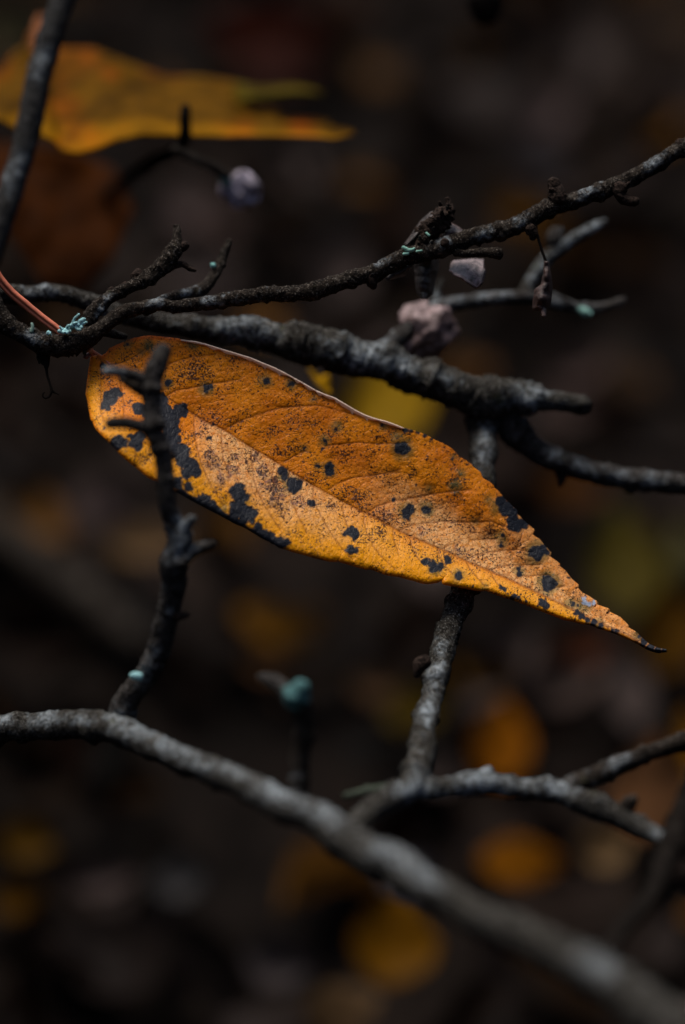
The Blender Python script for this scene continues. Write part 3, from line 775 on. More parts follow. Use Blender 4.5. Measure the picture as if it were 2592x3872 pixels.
MIDRIB = ZA([(175, 250), (230, 306), (330, 358), (430, 415), (550, 487), (660, 553), (770, 614), (900, 690), (1060, 790), (1200, 880), (1330, 950)]) + \
    ZB([(560, 290), (700, 370), (900, 500), (1050, 585), (1200, 680)]) + ZD([(240, 85), (500, 240), (770, 390), (1000, 505), (1200, 610), (1400, 720)]) + \
    ZF([(0, 525), (200, 610), (420, 715), (660, 815), (900, 920), (1100, 1020), (1300, 1110), (1480, 1200)]) + \
    ZG([(700, 952), (850, 1014), (1000, 1082), (1150, 1168), (1250, 1211), (1382, 1221)])
VEINS = [ZB(v) for v in ([(340, 160), (345, 190), (350, 330), (370, 480), (420, 680), (480, 810), (560, 960), (640, 1080)],
                         [(600, 310), (615, 340), (625, 540), (640, 640), (690, 730), (700, 840)],
                         [(915, 510), (915, 650), (940, 830), (985, 960), (1060, 1110), (1150, 1250), (1215, 1345)],
                         [(1290, 735), (1285, 770), (1275, 900), (1310, 1030), (1360, 1150), (1400, 1230), (1460, 1350)],
                         [(1150, 650), (1120, 780), (1135, 860)],
                         [(620, 340), (800, 245), (1050, 160), (1200, 110), (1568, 85)])] + \
        [ZD(v) for v in ([(485, 235), (480, 350), (520, 460), (600, 610), (700, 770), (770, 860), (870, 960)], [(775, 395), (770, 480), (805, 600), (830, 660)],
                         [(990, 510), (980, 590), (1010, 700), (1080, 840), (1150, 930), (1290, 1060)], [(1270, 660), (1270, 760), (1310, 860), (1325, 910)],
                         [(1435, 740), (1450, 820), (1500, 930), (1568, 1015)], [(1020, 490), (1120, 430), (1260, 390), (1400, 360), (1568, 330)])] + \
        [ZF(v) for v in ([(150, 600), (165, 680), (230, 780), (290, 850)], [(415, 715), (470, 810), (560, 910), (610, 970)], [(665, 820), (690, 880), (750, 960)],
                         [(420, 710), (490, 670), (640, 630), (800, 610), (920, 600), (1080, 630)], [(920, 600), (970, 480), (980, 430)], [(665, 810), (760, 765), (900, 758), (1150, 750)],
                         [(890, 920), (950, 872), (1100, 860), (1230, 850)], [(1120, 1020), (1250, 1000), (1400, 960)], [(190, 590), (260, 555), (370, 535)])] + \
        [ZA(v) for v in ([(375, 400), (400, 520), (420, 600), (440, 720), (440, 860)], [(215, 310), (215, 600), (215, 820), (245, 900)], [(330, 345), (450, 310), (560, 250), (650, 190)],
                         [(700, 440), (900, 330), (1000, 290), (1150, 260), (1350, 235)], [(860, 650), (960, 590), (1120, 570), (1330, 525), (1568, 490)], [(540, 1210), (600, 1290)])] + \
        [ZC(v) for v in ([(-100, 570), (0, 550), (150, 510), (350, 490), (540, 485), (700, 520), (880, 570)], [(200, 1040), (330, 960), (420, 930)], [(600, 880), (900, 850), (1250, 862), (1450, 850)],
                         [(640, 1310), (750, 1240), (880, 1195), (1060, 1180), (1200, 1150), (1350, 1110)])] + \
        [ZE(v) for v in ([(280, 905), (480, 860), (640, 830), (800, 810), (1000, 790)], [(290, 1195), (400, 1150), (560, 1120), (720, 1105), (900, 1115), (1080, 1110), (1200, 1105), (1330, 1160)],
                         [(1000, 1290), (1250, 1280)], [(0, 650), (150, 632), (300, 620)])]


def discs(fn, s, lst):
    return [(q[0], q[1], p[2] * s) for p, q in zip(lst, fn(lst))]


SPOTS = discs(ZA, .38265, [(350, 620, 62), (300, 680, 78), (260, 755, 52), (390, 640, 45), (390, 1105, 68), (345, 1080, 38), (440, 1120, 44), (560, 1100, 76), (600, 1060, 52), (580, 1155, 52), (505, 1050, 30), (590, 770, 66),
                           (800, 700, 80), (830, 790, 72), (900, 880, 92), (1000, 800, 78), (1025, 760, 42), (900, 980, 92), (880, 1080, 76), (960, 1080, 50), (905, 1150, 60), (1000, 1200, 82), (1060, 1190, 32), (1020, 1280, 82), (1100, 1350, 92),
                           (1055, 1415, 62), (1165, 1400, 52), (780, 640, 34), (700, 800, 90), (700, 640, 60), (1080, 1540, 36), (970, 1500, 52), (875, 525, 30), (1260, 590, 42), (1240, 560, 30), (1290, 555, 26), (1275, 1078, 20), (480, 135, 16), (255, 990, 12), (1320, 940, 16), (1120, 125, 18), (240, 350, 34)]) + \
    discs(ZB, .38265, [(795, 900, 52), (750, 950, 60), (800, 990, 68), (865, 1000, 34), (780, 1080, 74), (760, 1140, 66), (870, 1150, 82), (930, 1160, 46), (840, 1210, 56), (920, 1230, 34), (1222, 740, 46), (1240, 800, 38), (1320, 850, 56), (1372, 860, 40),
                       (1340, 910, 62), (1302, 930, 32), (1505, 1060, 38), (495, 425, 20), (430, 1010, 50), (490, 1010, 48), (545, 1070, 38), (400, 1000, 32), (300, 910, 40), (190, 870, 46), (215, 900, 30), (1100, 1370, 46), (1040, 1345, 46), (1200, 1440, 58), (1262, 1440, 40), (985, 1290, 42)]) + \
    discs(ZC, .38265, [(250, 262, 26), (280, 264, 24), (15, 240, 34), (710, 715, 20), (603, 830, 24), (565, 910, 20), (400, 900, 18), (480, 430, 12), (640, 1085, 44), (638, 1145, 44), (525, 1075, 20), (1160, 682, 22), (1372, 905, 62), (1332, 900, 52), (1310, 800, 15), (1275, 1415, 21), (1500, 1265, 14), (1390, 722, 26)]) + \
    discs(ZD, .38265, [(850, 690, 54), (885, 700, 48), (800, 710, 34), (893, 750, 30), (850, 875, 42), (822, 865, 32), (900, 868, 32), (1412, 490, 50), (1400, 535, 36), (1432, 455, 44), (1272, 370, 21), (465, 410, 36)]) + \
    discs(ZE, .38265, [(368, 1000, 54), (350, 1060, 38), (550, 985, 38), (227, 893, 18), (1290, 910, 58), (1340, 980, 74), (1400, 1010, 58), (1420, 1100, 58), (1440, 1150, 66), (1500, 1130, 58), (1390, 1150, 44), (1292, 1340, 24), (1315, 1245, 22), (1145, 1405, 10),
                       (545, 1505, 42), (620, 1530, 44), (690, 1560, 38), (765, 1490, 33), (820, 480, 13), (400, 200, 26), (470, 225, 24), (540, 255, 20), (600, 290, 14)]) + \
    discs(ZF, .38265, [(80, 745, 40), (110, 790, 42), (160, 790, 30), (345, 860, 42), (375, 870, 24), (943, 795, 32), (950, 840, 34), (1110, 620, 66), (1170, 612, 60), (1222, 632, 36), (1135, 670, 40), (1100, 590, 34), (1245, 930, 82), (1232, 968, 56), (795, 992, 28), (765, 982, 24),
                       (890, 1070, 24), (930, 1082, 22), (1170, 1138, 34), (1212, 1160, 30), (1410, 820, 14), (1440, 890, 15), (480, 962, 14), (1010, 1112, 14)]) + \
    discs(ZG, .37755, [(140, 758, 30), (175, 778, 22), (475, 855, 34), (525, 885, 34), (580, 915, 32), (650, 945, 36), (720, 972, 30), (885, 1033, 22), (850, 1030, 16), (487, 775, 16), (730, 888, 10), (1105, 1095, 24), (1150, 1140, 32), (1220, 1190, 42), (1300, 1220, 42), (1380, 1220, 34), (440, 760, 14), (410, 745, 10)])
BLOTCH = discs(ZB, .38265, [(520, 640, 64), (560, 680, 50), (500, 560, 42), (620, 800, 62), (700, 750, 40), (750, 745, 42), (760, 600, 52), (1010, 730, 56), (1080, 880, 56), (1390, 1040, 56), (1180, 1000, 76), (650, 1010, 40), (380, 380, 40), (440, 240, 50), (960, 600, 40), (580, 930, 40), (1220, 1150, 60), (850, 650, 22)]) + \
    discs(ZD, .38265, [(100, 380, 70), (330, 380, 50), (820, 250, 60), (980, 400, 70), (900, 330, 40), (670, 430, 40), (1180, 530, 60), (1150, 700, 50), (60, 220, 70)]) + \
    discs(ZE, .38265, [(840, 880, 70), (1000, 1180, 50), (1180, 1190, 44), (180, 1050, 50), (860, 1370, 46), (420, 640, 50), (560, 500, 40), (820, 720, 60), (520, 1200, 40)]) + \
    discs(ZA, .38265, [(1200, 420, 120), (1000, 380, 60), (700, 170, 50), (1500, 260, 60), (380, 810, 40), (680, 1270, 40), (1350, 860, 60)]) + \
    discs(ZC, .38265, [(110, 730, 70), (480, 650, 60), (300, 870, 60), (760, 640, 50), (150, 940, 50), (830, 940, 50)])
GREEN = discs(ZE, .38265, [(320, 390, 110), (260, 280, 50), (1260, 960, 70), (1180, 900, 40), (360, 1000, 78), (560, 985, 62), (1040, 1100, 34), (1310, 1290, 50), (840, 760, 50), (580, 780, 40), (900, 620, 40), (820, 480, 26)]) + \
    discs(ZF, .38265, [(1130, 620, 110), (1090, 700, 50), (1245, 930, 112), (1560, 1160, 70), (1440, 1140, 50), (760, 470, 50), (600, 960, 26), (120, 790, 60), (345, 860, 54), (945, 810, 46)]) + \
    discs(ZC, .38265, [(600, 830, 46), (400, 900, 34), (710, 690, 56), (1180, 682, 44), (260, 262, 56), (10, 240, 60), (640, 1110, 66), (480, 430, 26), (530, 1075, 34)]) + \
    discs(ZA, .38265, [(680, 150, 50), (480, 135, 34), (875, 525, 46), (1250, 580, 70), (1120, 130, 50), (610, 210, 26)]) + \
    discs(ZB, .38265, [(640, 1100, 44), (860, 1020, 40), (1320, 880, 80), (1240, 780, 56)]) + discs(ZG, .37755, [(440, 770, 50), (590, 780, 46), (1090, 1085, 46), (700, 965, 50)])

NU, NV = 820, 104
up_, lo_, mi_ = resample(UPPER, NU), resample(LOWER, NU), resample(MIDRIB, NU)
tv = np.linspace(0, 1, NV)
# rows run from the lower edge (-1) over the midrib (0) to the upper edge (+1)
low_half = lo_[:, None, :] * (1 - tv)[None, :, None] + mi_[:, None, :] * tv[None, :, None]
up_half = mi_[:, None, :] * (1 - tv)[None, :, None] + up_[:, None, :] * tv[None, :, None]
FP = np.concatenate([low_half[:, :-1], up_half], 1)                 # photo px of every vertex
VV = np.concatenate([tv[:-1] - 1, tv])[None, :].repeat(NU, 0)
UU = np.linspace(0, 1, NU)[:, None].repeat(FP.shape[1], 1)
pts2 = FP.reshape(-1, 2)

def dist_poly(p, pl):
    pl = np.asarray(pl, float)
    best = np.full(len(p), 1e9)
    for a, b in zip(pl[:-1], pl[1:]):
        lo, hi = np.minimum(a, b) - 40, np.maximum(a, b) + 40
        k = np.where(((p > lo) & (p < hi)).all(1))[0]
        if len(k) == 0:
            continue
        ab = b - a
        t = np.clip(((p[k] - a) @ ab) / (ab @ ab + 1e-9), 0, 1)
        dd = np.hypot(*(p[k] - a - t[:, None] * ab).T)
        best[k] = np.minimum(best[k], dd)
    return best


def disc_field(p, lst, soft, warp, wscale, seed):
    wx = fbm(p / wscale, 3, seed) * warp
    wy = fbm(p / wscale + 31.7, 3, seed + 3) * warp
    q = p + np.stack([wx, wy], -1)
    out = np.zeros(len(p))
    for x, y, r in lst:
        k = np.where((np.abs(p[:, 0] - x) < r * 2.2 + 20) & (np.abs(p[:, 1] - y) < r * 2.2 + 20))[0]
        dd = np.hypot(q[k, 0] - x, q[k, 1] - y)
        out[k] = np.maximum(out[k], 1 - sstep(r - soft * .5, r + soft * .7, dd))
    return out


dv = np.full(len(pts2), 1e9)
for v in VEINS:
    dv = np.minimum(dv, dist_poly(pts2, v))
dm = dist_poly(pts2, MIDRIB)
vein = np.maximum(1 - sstep(1.5, 6.0, dv), (1 - sstep(3.0, 9.5, dm)))
spot = disc_field(pts2, SPOTS, 5.0, 10.0, 17.0, 21)
blotch = disc_field(pts2, BLOTCH, 16.0, 22.0, 22.0, 33)
green = disc_field(pts2, GREEN, 26.0, 12.0, 20.0, 45)
VVf, UUf = VV.ravel(), UU.ravel()
xF, yF = pts2[:, 0], pts2[:, 1]
# necrotic black margin of the lower edge
de_lo = np.abs(VVf + 1) * np.linalg.norm(mi_ - lo_, axis=1)[:, None].repeat(FP.shape[1], 1).ravel()
de_up = np.abs(1 - VVf) * np.linalg.norm(up_ - mi_, axis=1)[:, None].repeat(FP.shape[1], 1).ravel()
wl = 24 * sstep(655, 700, xF) * (1 - sstep(1040, 1075, xF)) * (.75 + .55 * vnoise(np.stack([xF / 45, yF * 0], -1), 3))
spot = np.maximum(spot, np.where((VVf < 0), 1 - sstep(wl - 3, wl + 3, de_lo), 0) * (wl > 1))
# pale hairy underside showing along the rolled upper edge
wp = 6 * sstep(700, 800, xF) * (1 - sstep(1440, 1540, xF)) * (.8 + 1.1 * vnoise(np.stack([xF / 26, yF * 0], -1), 8)) + 2.5 * sstep(640, 760, xF) * (1 - sstep(1500, 1540, xF))
tooth = np.clip(1 - np.abs(((xF + 12 * np.sin(xF / 53.0)) % 66) - 12) / 9.0, 0, 1) * sstep(900, 1000, xF) * (1 - sstep(1400, 1480, xF))
wp = wp + 11 * tooth
pale = np.where(VVf > 0, 1 - sstep(wp - 1.5, wp + 2, de_up), 0) * (wp > .8)
spot = spot * (1 - pale)
torn = disc_field(pts2, discs(ZG, .37755, [(548, 705, 20), (565, 745, 26), (640, 748, 16), (600, 758, 20)]), 5, 8, 14, 71)
margin = np.where(VVf < 0, 1 - sstep(.15 + .5 * sstep(950, 1300, xF), .55 + .6 * sstep(950, 1300, xF), VVf + 1 + .18 * fbm(pts2 / 120, 3, 5)), 0)
sheen_tan = np.where(VVf < 0, sstep(.18, .6, VVf + 1 + .2 * fbm(pts2 / 90, 3, 15)) * sstep(700, 830, xF) * (1 - .8 * sstep(1050, 1500, xF)), 0)  # tan areas painted in place of sky sheen on the blade
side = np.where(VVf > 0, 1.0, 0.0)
sheen_tan = np.maximum(sheen_tan, side * sstep(1300, 1650, xF) * (1 - sstep(.25, .7, VVf + .25 * fbm(pts2 / 110, 3, 25))))
sheen_tan = np.maximum(sheen_tan, side * sstep(1850, 2000, xF) * .6)
red = np.maximum(side * (1 - sstep(3, 22, de_up)), 0) * (1 - sstep(620, 760, xF)) + (VVf < 0) * (1 - sstep(3, 14, de_lo)) * .6 + (1 - sstep(0, 120, np.hypot(xF - 360, yF - 1370))) * .6

# relief: the upper half stands facing the lens, the lower half lies flat to the sky; veins sink, fields between them bulge
hU = np.linalg.norm(up_ - mi_, axis=1)[:, None]
hL = np.linalg.norm(lo_ - mi_, axis=1)[:, None]
mm_px = PXM * 1e3
vp = np.clip(VV, 0, 1); vm = np.clip(-VV, 0, 1)
flat_near = np.clip(.55 * sstep(.35, .75, UU), 0, 1)
dep = vp * hU * mm_px * (.28 + .3 * flat_near + .45 * sstep(.62, .85, UU)) + flat_near * .35 * hU * mm_px * np.sin(np.pi * np.clip(vp * 1.2, 0, 1)) ** 2 * (1 - vp)
dep = dep - vm * hL * mm_px * 1.0 * (1 - .25 * vm)
base_turn = 1 - sstep(.0, .14, UU)
dep = dep + vm * hL * mm_px * .9 * base_turn
dep = dep + 1.6 * np.sin(UU * 2.6 + .2) - .9
quilt = np.clip(dv, 0, 34).reshape(dep.shape)
dep = dep - .13 * (1 - np.exp(-quilt / 22.0)) * np.clip(np.minimum(1 - vp, 1 - vm) * 6, 0, 1)
dep = dep + .05 * vein.reshape(dep.shape)
dep = dep + .17 * fbm(pts2 / 60, 3, 61).reshape(dep.shape) + .06 * fbm(pts2 / 11, 2, 62).reshape(dep.shape)
# rolled edges
dep = dep - .6 * pale.reshape(dep.shape) * np.clip(1 - de_up.reshape(dep.shape) / 14, 0, 1)
dep = dep + .5 * np.exp(-de_lo.reshape(dep.shape) / 9.0) * (VV < 0)
LEAF = P(FP[..., 0], FP[..., 1], dep).reshape(-1, 3)

lm = NT('spotted_leaf')
fl = lm.attr('flat').outputs['Vector']
ka = lm.n('SeparateColor'); lm.set(ka.inputs[0], lm.attr('ka').outputs['Color'])
kb = lm.n('SeparateColor'); lm.set(kb.inputs[0], lm.attr('kb').outputs['Color'])
kc = lm.n('SeparateColor'); lm.set(kc.inputs[0], lm.attr('kc').outputs['Color'])
a_spot, a_vein, a_blot = ka.outputs
a_green, a_marg, a_sheen = kb.outputs
a_pale, a_red, a_torn = kc.outputs
big = lm.noise(fl, 6, 4, .6)
col = lm.mix(lm.ramp(big, .3, .7), C4(.70, .185, .001), C4(.84, .275, .001))
col = lm.mix(lm.math('MULTIPLY', a_marg, .9), col, C4(.87, .355, .001))
mott = lm.noise(fl, 55, 4, .65)
col = lm.mix(lm.math('MULTIPLY', a_sheen, lm.ramp(mott, .22, .62)), col, C4(.90, .50, .19))  # sky sheen mixed into the base colour as tan
col = lm.mix(lm.math('MULTIPLY', a_red, .7), col, C4(.62, .10, .012))
# fine net of veinlets
vo = lm.n('TexVoronoi', {'Scale': 46.0, 'Randomness': 1.0}, feature='DISTANCE_TO_EDGE')
lm.t.links.new(fl, vo.inputs['Vector'])
net = lm.ramp(vo.outputs['Distance'], .0, .11, 1, 0)
vo2 = lm.n('TexVoronoi', {'Scale': 110.0, 'Randomness': 1.0}, feature='DISTANCE_TO_EDGE')
lm.t.links.new(fl, vo2.inputs['Vector'])
net2 = lm.ramp(vo2.outputs['Distance'], .0, .13, 1, 0)
netm = lm.math('MAXIMUM', net, lm.math('MULTIPLY', net2, .55))
netk = lm.math('MULTIPLY', netm, lm.math('ADD', .13, lm.math('MULTIPLY', a_sheen, .40)))
col = lm.mix(netk, col, C4(.30, .07, .006))
# purple bruises, kept to the tan sheen areas
bl = lm.math('MULTIPLY', lm.math('MULTIPLY', a_blot, a_sheen), lm.ramp(lm.noise(fl, 58, 4, .7), .42, .56, 0, .75))
col = lm.mix(bl, col, C4(.16, .078, .085))
# speckles: tiny dark flecks, thicker inside the blotches
clus = lm.noise(fl, 13, 4, .65)
s1 = lm.noise(fl, 105, 2, .5)
s2 = lm.noise(fl, 175, 2, .5)
thr = lm.math('SUBTRACT', .648, lm.math('ADD', lm.math('MULTIPLY', lm.ramp(clus, .40, .66), .11), lm.math('MULTIPLY', a_blot, .085)))
sp1 = lm.ramp(lm.math('SUBTRACT', s1, thr), .0, .035)
sp2 = lm.ramp(lm.math('SUBTRACT', s2, lm.math('SUBTRACT', thr, .02)), .0, .04)
sp = lm.math('MAXIMUM', sp1, lm.math('MULTIPLY', sp2, .8))
col = lm.mix(lm.math('MULTIPLY', sp, .93), col, C4(.030, .010, .008))
col = lm.mix(lm.math('MULTIPLY', a_green, .62), col, C4(.105, .105, .030))
col = lm.mix(lm.math('MULTIPLY', a_vein, .5), col, C4(.20, .050, .008))
col = lm.mix(a_spot, col, C4(.012, .014, .021))  # black spots, with blue sky reflection tinted into their colour
col = lm.mix(a_pale, col, C4(.86, .66, .52))
col = lm.mix(a_torn, col, C4(.34, .40, .52))
lm.set(lm.b.inputs['Base Color'], col)
rg = lm.math('ADD', .40, lm.math('MULTIPLY', a_spot, .08))
lm.set(lm.b.inputs['Roughness'], rg)
lm.b.inputs['Specular IOR Level'].default_value = .17
hh = lm.math('SUBTRACT', lm.math('MULTIPLY', lm.noise(fl, 90, 3, .6), .6), lm.math('MULTIPLY', netm, .5))
lb = lm.n('Bump', {'Strength': .55, 'Distance': .00016, 'Height': hh})
lm.set(lm.b.inputs['Normal'], lb.outputs[0])
ltr = lm.n('BsdfTranslucent')
lm.set(ltr.inputs[0], col)
lms = lm.n('MixShader', {0: .30})
lm.t.links.new(lm.b.outputs[0], lms.inputs[1]); lm.t.links.new(ltr.outputs[0], lms.inputs[2])
lm.t.links.new(lms.outputs[0], lm.out.inputs[0])

one = np.ones(len(pts2))
leaf = empty('spotted_leaf', P(np.array(395.), np.array(1360.), np.array(0.)), 'pointed orange autumn leaf with black spots and a red stalk, hung among twigs', 'leaf')
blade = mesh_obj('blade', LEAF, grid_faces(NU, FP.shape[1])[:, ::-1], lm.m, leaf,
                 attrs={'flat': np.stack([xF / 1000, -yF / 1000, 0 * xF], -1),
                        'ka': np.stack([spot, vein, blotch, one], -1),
                        'kb': np.stack([green, margin, np.clip(sheen_tan, 0, 1), one], -1),
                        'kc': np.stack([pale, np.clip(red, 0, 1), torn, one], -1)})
sm = blade.modifiers.new('thickness', 'SOLIDIFY')
sm.thickness = .00022
sm.offset = -1
d_mid = lambda u: float(np.interp(u, np.linspace(0, 1, NU), dep[:, NV - 1]))
# stalk: red, grooved, passing behind the slender twig
tube('petiole', path(SK1([(-160, -80, 46), (-60, 60, 44), (0, 150, 42), (120, 285, 40), (250, 395, 39), (400, 515, 38), (520, 605, 38), (640, 695, 37), (760, 775, 33), (890, 860, 30), (960, 900, 27), (1020, 935, 24), (1080, 985, 16)]), [-1.5, -.5, .6, 1.0, .4, -.5]), M_PETIOLE, leaf,
     step=.0002, sides=32, rough=.25, wob=.2, groove=.42)
tube('gland', path(SK1([(895, 870, 20), (892, 842, 26), (882, 826, 20)]), [-.9, -1.1]), M_GLAND, leaf, step=.00012, rough=1)
tube('gland', path(SK1([(880, 880, 18), (850, 905, 24), (835, 900, 18)]), [-.4, -.6]), simple_material('gland_dark', (.14, .045, .03), .45, .5, 900, .35), leaf, step=.00012, rough=1)


# ------------------------------------------------------------------ yellow lobed leaf behind
def lofted(name, top, bot, dtop, dbot, mat, parent, n=90, m=24, colf=None, lip=0.0, wavy=3.0, seed=1, thick=.0003):
    a, b = resample(top, n), resample(bot, n)
    t = np.linspace(0, 1, m)
    F_ = b[:, None, :] * (1 - t)[None, :, None] + a[:, None, :] * t[None, :, None]
    d = dbot + (dtop - dbot) * t[None, :] ** 1.0 + np.zeros((n, 1))
    d = d + wavy * fbm(F_ / 260.0, 3, seed) + lip * np.exp(-t / .10)[None, :]
    V = P(F_[..., 0], F_[..., 1], d).reshape(-1, 3)
    col = colf(F_.reshape(-1, 2), np.repeat(t[None, :], n, 0).ravel())
    o = mesh_obj(name, V, grid_faces(n, m), mat, parent, attrs={'col': col})
    s = o.modifiers.new('thickness', 'SOLIDIFY'); s.thickness = thick
    return o


def ycol(p, t):
    n = fbm(p / 130.0, 4, 7)[:, None]
    rib = np.minimum(dist_poly(p, Z3([(250, 640), (420, 430), (700, 300)])), dist_poly(p, Z3([(0, 480), (260, 380), (480, 240)])))[:, None]
    c = np.array([.128, .056, .0006]) * (1 + .35 * n) * (1 + .9 * (1 - sstep(.05, .35, t)))[:, None] + np.array([.10, -.03, .0]) * np.maximum(n, 0)  # bottom band painted brighter, as its tilt catches more light
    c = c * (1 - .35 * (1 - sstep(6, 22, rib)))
    return np.column_stack([np.clip(c, 0.002, 1), np.ones(len(p))])


M_YEL = leaf_col_material('yellow_leaf', .3, .7)
maple = empty('lobed_leaf', P(np.array(450.), np.array(560.), np.array(55.)), 'large blurred yellow lobed leaf lying behind the upright stem', 'leaf')
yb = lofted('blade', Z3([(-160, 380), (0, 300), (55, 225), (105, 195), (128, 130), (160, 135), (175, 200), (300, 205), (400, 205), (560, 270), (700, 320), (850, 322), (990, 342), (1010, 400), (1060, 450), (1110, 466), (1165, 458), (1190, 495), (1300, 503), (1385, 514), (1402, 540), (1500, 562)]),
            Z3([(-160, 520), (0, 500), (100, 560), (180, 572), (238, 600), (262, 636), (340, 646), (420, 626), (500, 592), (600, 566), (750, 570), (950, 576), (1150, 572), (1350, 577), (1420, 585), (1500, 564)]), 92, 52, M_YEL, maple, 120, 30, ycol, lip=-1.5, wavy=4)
lofted('lobe', Z3([(900, 330), (1000, 345), (1090, 366), (1180, 360), (1250, 357), (1320, 372), (1370, 395)]), Z3([(900, 430), (1000, 440), (1060, 412), (1150, 402), (1250, 388), (1320, 390), (1370, 397)]), 92, 84, M_YEL, maple, 40, 10,
       lambda p, t: np.repeat(np.array([[.075, .052, .003, 1.]]), len(p), 0), seed=5)
tube('petiole', path(SV([(80, 120, 8), (84, 95, 10), (88, 70, 12), (92, 40, 8)]), [70, 85]), simple_material('petiole_brown', (.16, .055, .018), .7, .05, 500, .4), maple)
rustc = lambda c: (lambda p, t: np.column_stack([np.array(c) * (1 + .4 * fbm(p / 120.0, 3, 9)[:, None]), np.ones(len(p))]))
rust = empty('rusty_leaf', P(np.array(250.), np.array(1000.), np.array(110.)), 'dark rusty orange leaf hanging below the yellow lobed leaf', 'leaf')
lofted('blade', ZV([(-30, 330), (60, 330), (170, 345), (262, 385), (305, 470)]), ZV([(-30, 470), (40, 560), (100, 650), (190, 660), (250, 600), (305, 478)]), 120, 100, M_YEL, rust, 40, 20, rustc((.042, .011, .001)), seed=12, wavy=6)
sliver = empty('yellow_leaf', P(np.array(1220.), np.array(1440.), np.array(45.)), 'small folded yellow leaf peeping between thick branch and spotted leaf', 'leaf')
lofted('blade', ZC([(440, 110), (480, 130), (540, 200), (600, 170), (640, 150), (660, 230), (660, 330)]), ZC([(440, 120), (470, 180), (520, 260), (590, 320), (620, 350), (650, 350), (660, 335)]), 46, 42, M_YEL, sliver, 30, 10,
       lambda p, t: np.repeat(np.array([[.30, .15, .003, 1.]]), len(p), 0), seed=15, wavy=1)


# ------------------------------------------------------------------ withered leaves and shrivelled berries
def withered(name, top, bot, d0, d1, mat, label, cat, seed, wavy=1.2, scale=40.0, n=40, m=22, bulge=2.5):
    a, b = resample(top, n), resample(bot, n)
    t = np.linspace(0, 1, m)
    F_ = b[:, None, :] * (1 - t)[None, :, None] + a[:, None, :] * t[None, :, None]
    d = d1 + (d0 - d1) * t[None, :] - bulge * np.sin(np.pi * t)[None, :] + wavy * fbm(F_ / scale, 4, seed) * np.ones((n, 1))
    o = mesh_obj(name, P(F_[..., 0], F_[..., 1], d).reshape(-1, 3), grid_faces(n, m), mat)
    s = o.modifiers.new('thickness', 'SOLIDIFY'); s.thickness = .0003
    return tag(o, label, cat)


withered('withered_leaf', ZL([(790, 990), (800, 930), (830, 888), (950, 880), (1080, 868), (1192, 876), (1206, 1000)]), ZL([(790, 990), (850, 1055), (960, 1112), (1080, 1200), (1112, 1212), (1160, 1165), (1206, 1005)]), 10, 4, M_WITH_PALE,
         'crumpled pinkish grey dead leaf hanging under the slender twig', 'leaf', 3, 1.0, bulge=.6)
withered('withered_leaf', ZL([(230, 720), (330, 580), (440, 420), (560, 310), (650, 300)]), ZL([(240, 735), (380, 680), (480, 560), (580, 440), (655, 320)]), 8, 6, M_WITH_DARK,
         'dark folded dead leaf standing against the knobbly spur', 'leaf', 5, 1.2)
withered('withered_leaf', ZL([(700, 640), (720, 520), (800, 440), (900, 490), (960, 540), (1020, 620)]), ZL([(705, 650), (780, 650), (860, 640), (940, 630), (1000, 625), (1020, 622)]), 8, 7, M_WITH_RED,
         'dark reddish dead leaf scrap tucked above the slender twig', 'leaf', 6, 1.2)
withered('withered_leaf', ZL([(380, 860), (390, 1000), (400, 1150), (420, 1280), (480, 1345)]), ZL([(640, 860), (640, 1000), (600, 1150), (580, 1280), (500, 1345)]), 10, 12, M_WITH_DARK,
         'dark rolled dead leaf hanging straight down from the slender twig', 'leaf', 7, 1.5, bulge=5)
withered('withered_leaf', ZL([(30, 1120), (100, 1010), (200, 960), (330, 930)]), ZL([(40, 1130), (130, 1110), (250, 1080), (340, 960)]), 7, 6, M_WITH_DARK,
         'small dark dead leaf scrap clinging under the slender twig', 'leaf', 8, 1.0)
hang = empty('withered_leaf', P(*[np.array(v) for v in (*ZO([(290, 375)])[0], 4.)]), 'shrivelled reddish brown leaf dangling on a thread thin stalk', 'leaf')
tube('stalk', path(SO([(285, 340, 14), (295, 400, 11), (325, 500, 11), (350, 580, 10), (380, 665, 10)]), [4, 4]), M_TENDRIL, hang, sides=10)
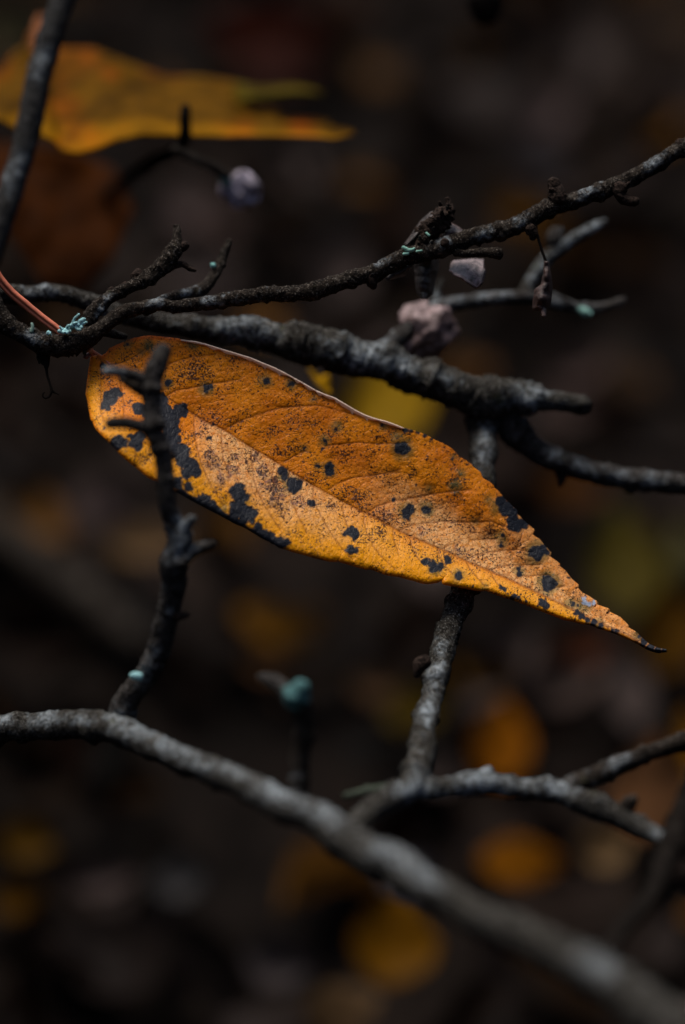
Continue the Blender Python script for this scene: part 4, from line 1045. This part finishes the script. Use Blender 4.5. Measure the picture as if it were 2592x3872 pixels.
hb = withered('blade', ZO([(375, 650), (365, 760), (345, 860), (290, 900), (270, 1060), (330, 1060), (355, 1130)]), ZO([(385, 655), (405, 760), (418, 880), (410, 980), (400, 1020), (370, 1060), (362, 1132)]), 4, 4.5, M_WITH_RED, None, None, 9, 1.2)
hb.parent = hang; hb.matrix_parent_inverse = hang.matrix_basis.inverted()


def berry(name, fx, fy, dep_, rx, ry, mat, label, seed, stalk=None):
    nu_, nv_ = 40, 56
    th = np.linspace(.001, math.pi - .001, nu_)[:, None]; ph = np.linspace(0, 2 * math.pi, nv_, endpoint=False)[None, :]
    d = np.stack([np.sin(th) * np.cos(ph), np.sin(th) * np.sin(ph), np.cos(th) + 0 * ph], -1)
    n1 = fbm(d * 1.5 + seed, 2, seed); n2 = np.abs(fbm(d * 3.2 + seed, 3, seed + 4))
    R = 1 + .42 * n1 + .16 * fbm(d * 2.6 + seed, 2, seed + 2) - .12 * np.exp(-n2 / .08) + .05 * fbm(d * 6, 2, seed + 8)
    k = (FOCUS + dep_ * 1e-3) / FOCUS * PXM
    q = d * R[..., None]
    V = q[..., 0:1] * rx * k * RIGHT + q[..., 2:3] * ry * k * UP - q[..., 1:2] * .8 * rx * k * FWD
    root = empty(name, P(np.array(float(fx)), np.array(float(fy)), np.array(float(dep_))), label, 'berry', 'shrivelled berries left on the shrub')
    o = mesh_obj('flesh', (V + np.array(root.location)).reshape(-1, 3), grid_faces(nu_, nv_, True), mat, root)
    tube('stalk', stalk, M_TWIG, root, sides=10)
    return root


berry('shrivelled_berry', 1200 + 460 * .888, 500 + 855 * .888, 30, 104, 116, M_BERRY, 'wrinkled pinkish brown berry hanging above the thick lichened branch', 2,
      path(S5([(470, 790, 12), (490, 770, 14), (505, 750, 16)]), [31, 31]))
bb = berry('shrivelled_berry', 915, 712, 50, 74, 66, withered_material('berry_pale', (.05, .035, .04), (.60, .52, .62)), 'small shrivelled lilac grey berry hanging below the yellow lobed leaf', 6,
           path(SV([(515, 400, 10), (525, 405, 12), (540, 415, 14)]), [48, 49]))
tube('lichen_tuft', path(SV([(505, 408, 8), (515, 415, 13), (520, 425, 8)]), [48, 48]), simple_material('lichen_grey_green', (.10, .17, .15), .85, .15, 900, .4), bb, lump=2)
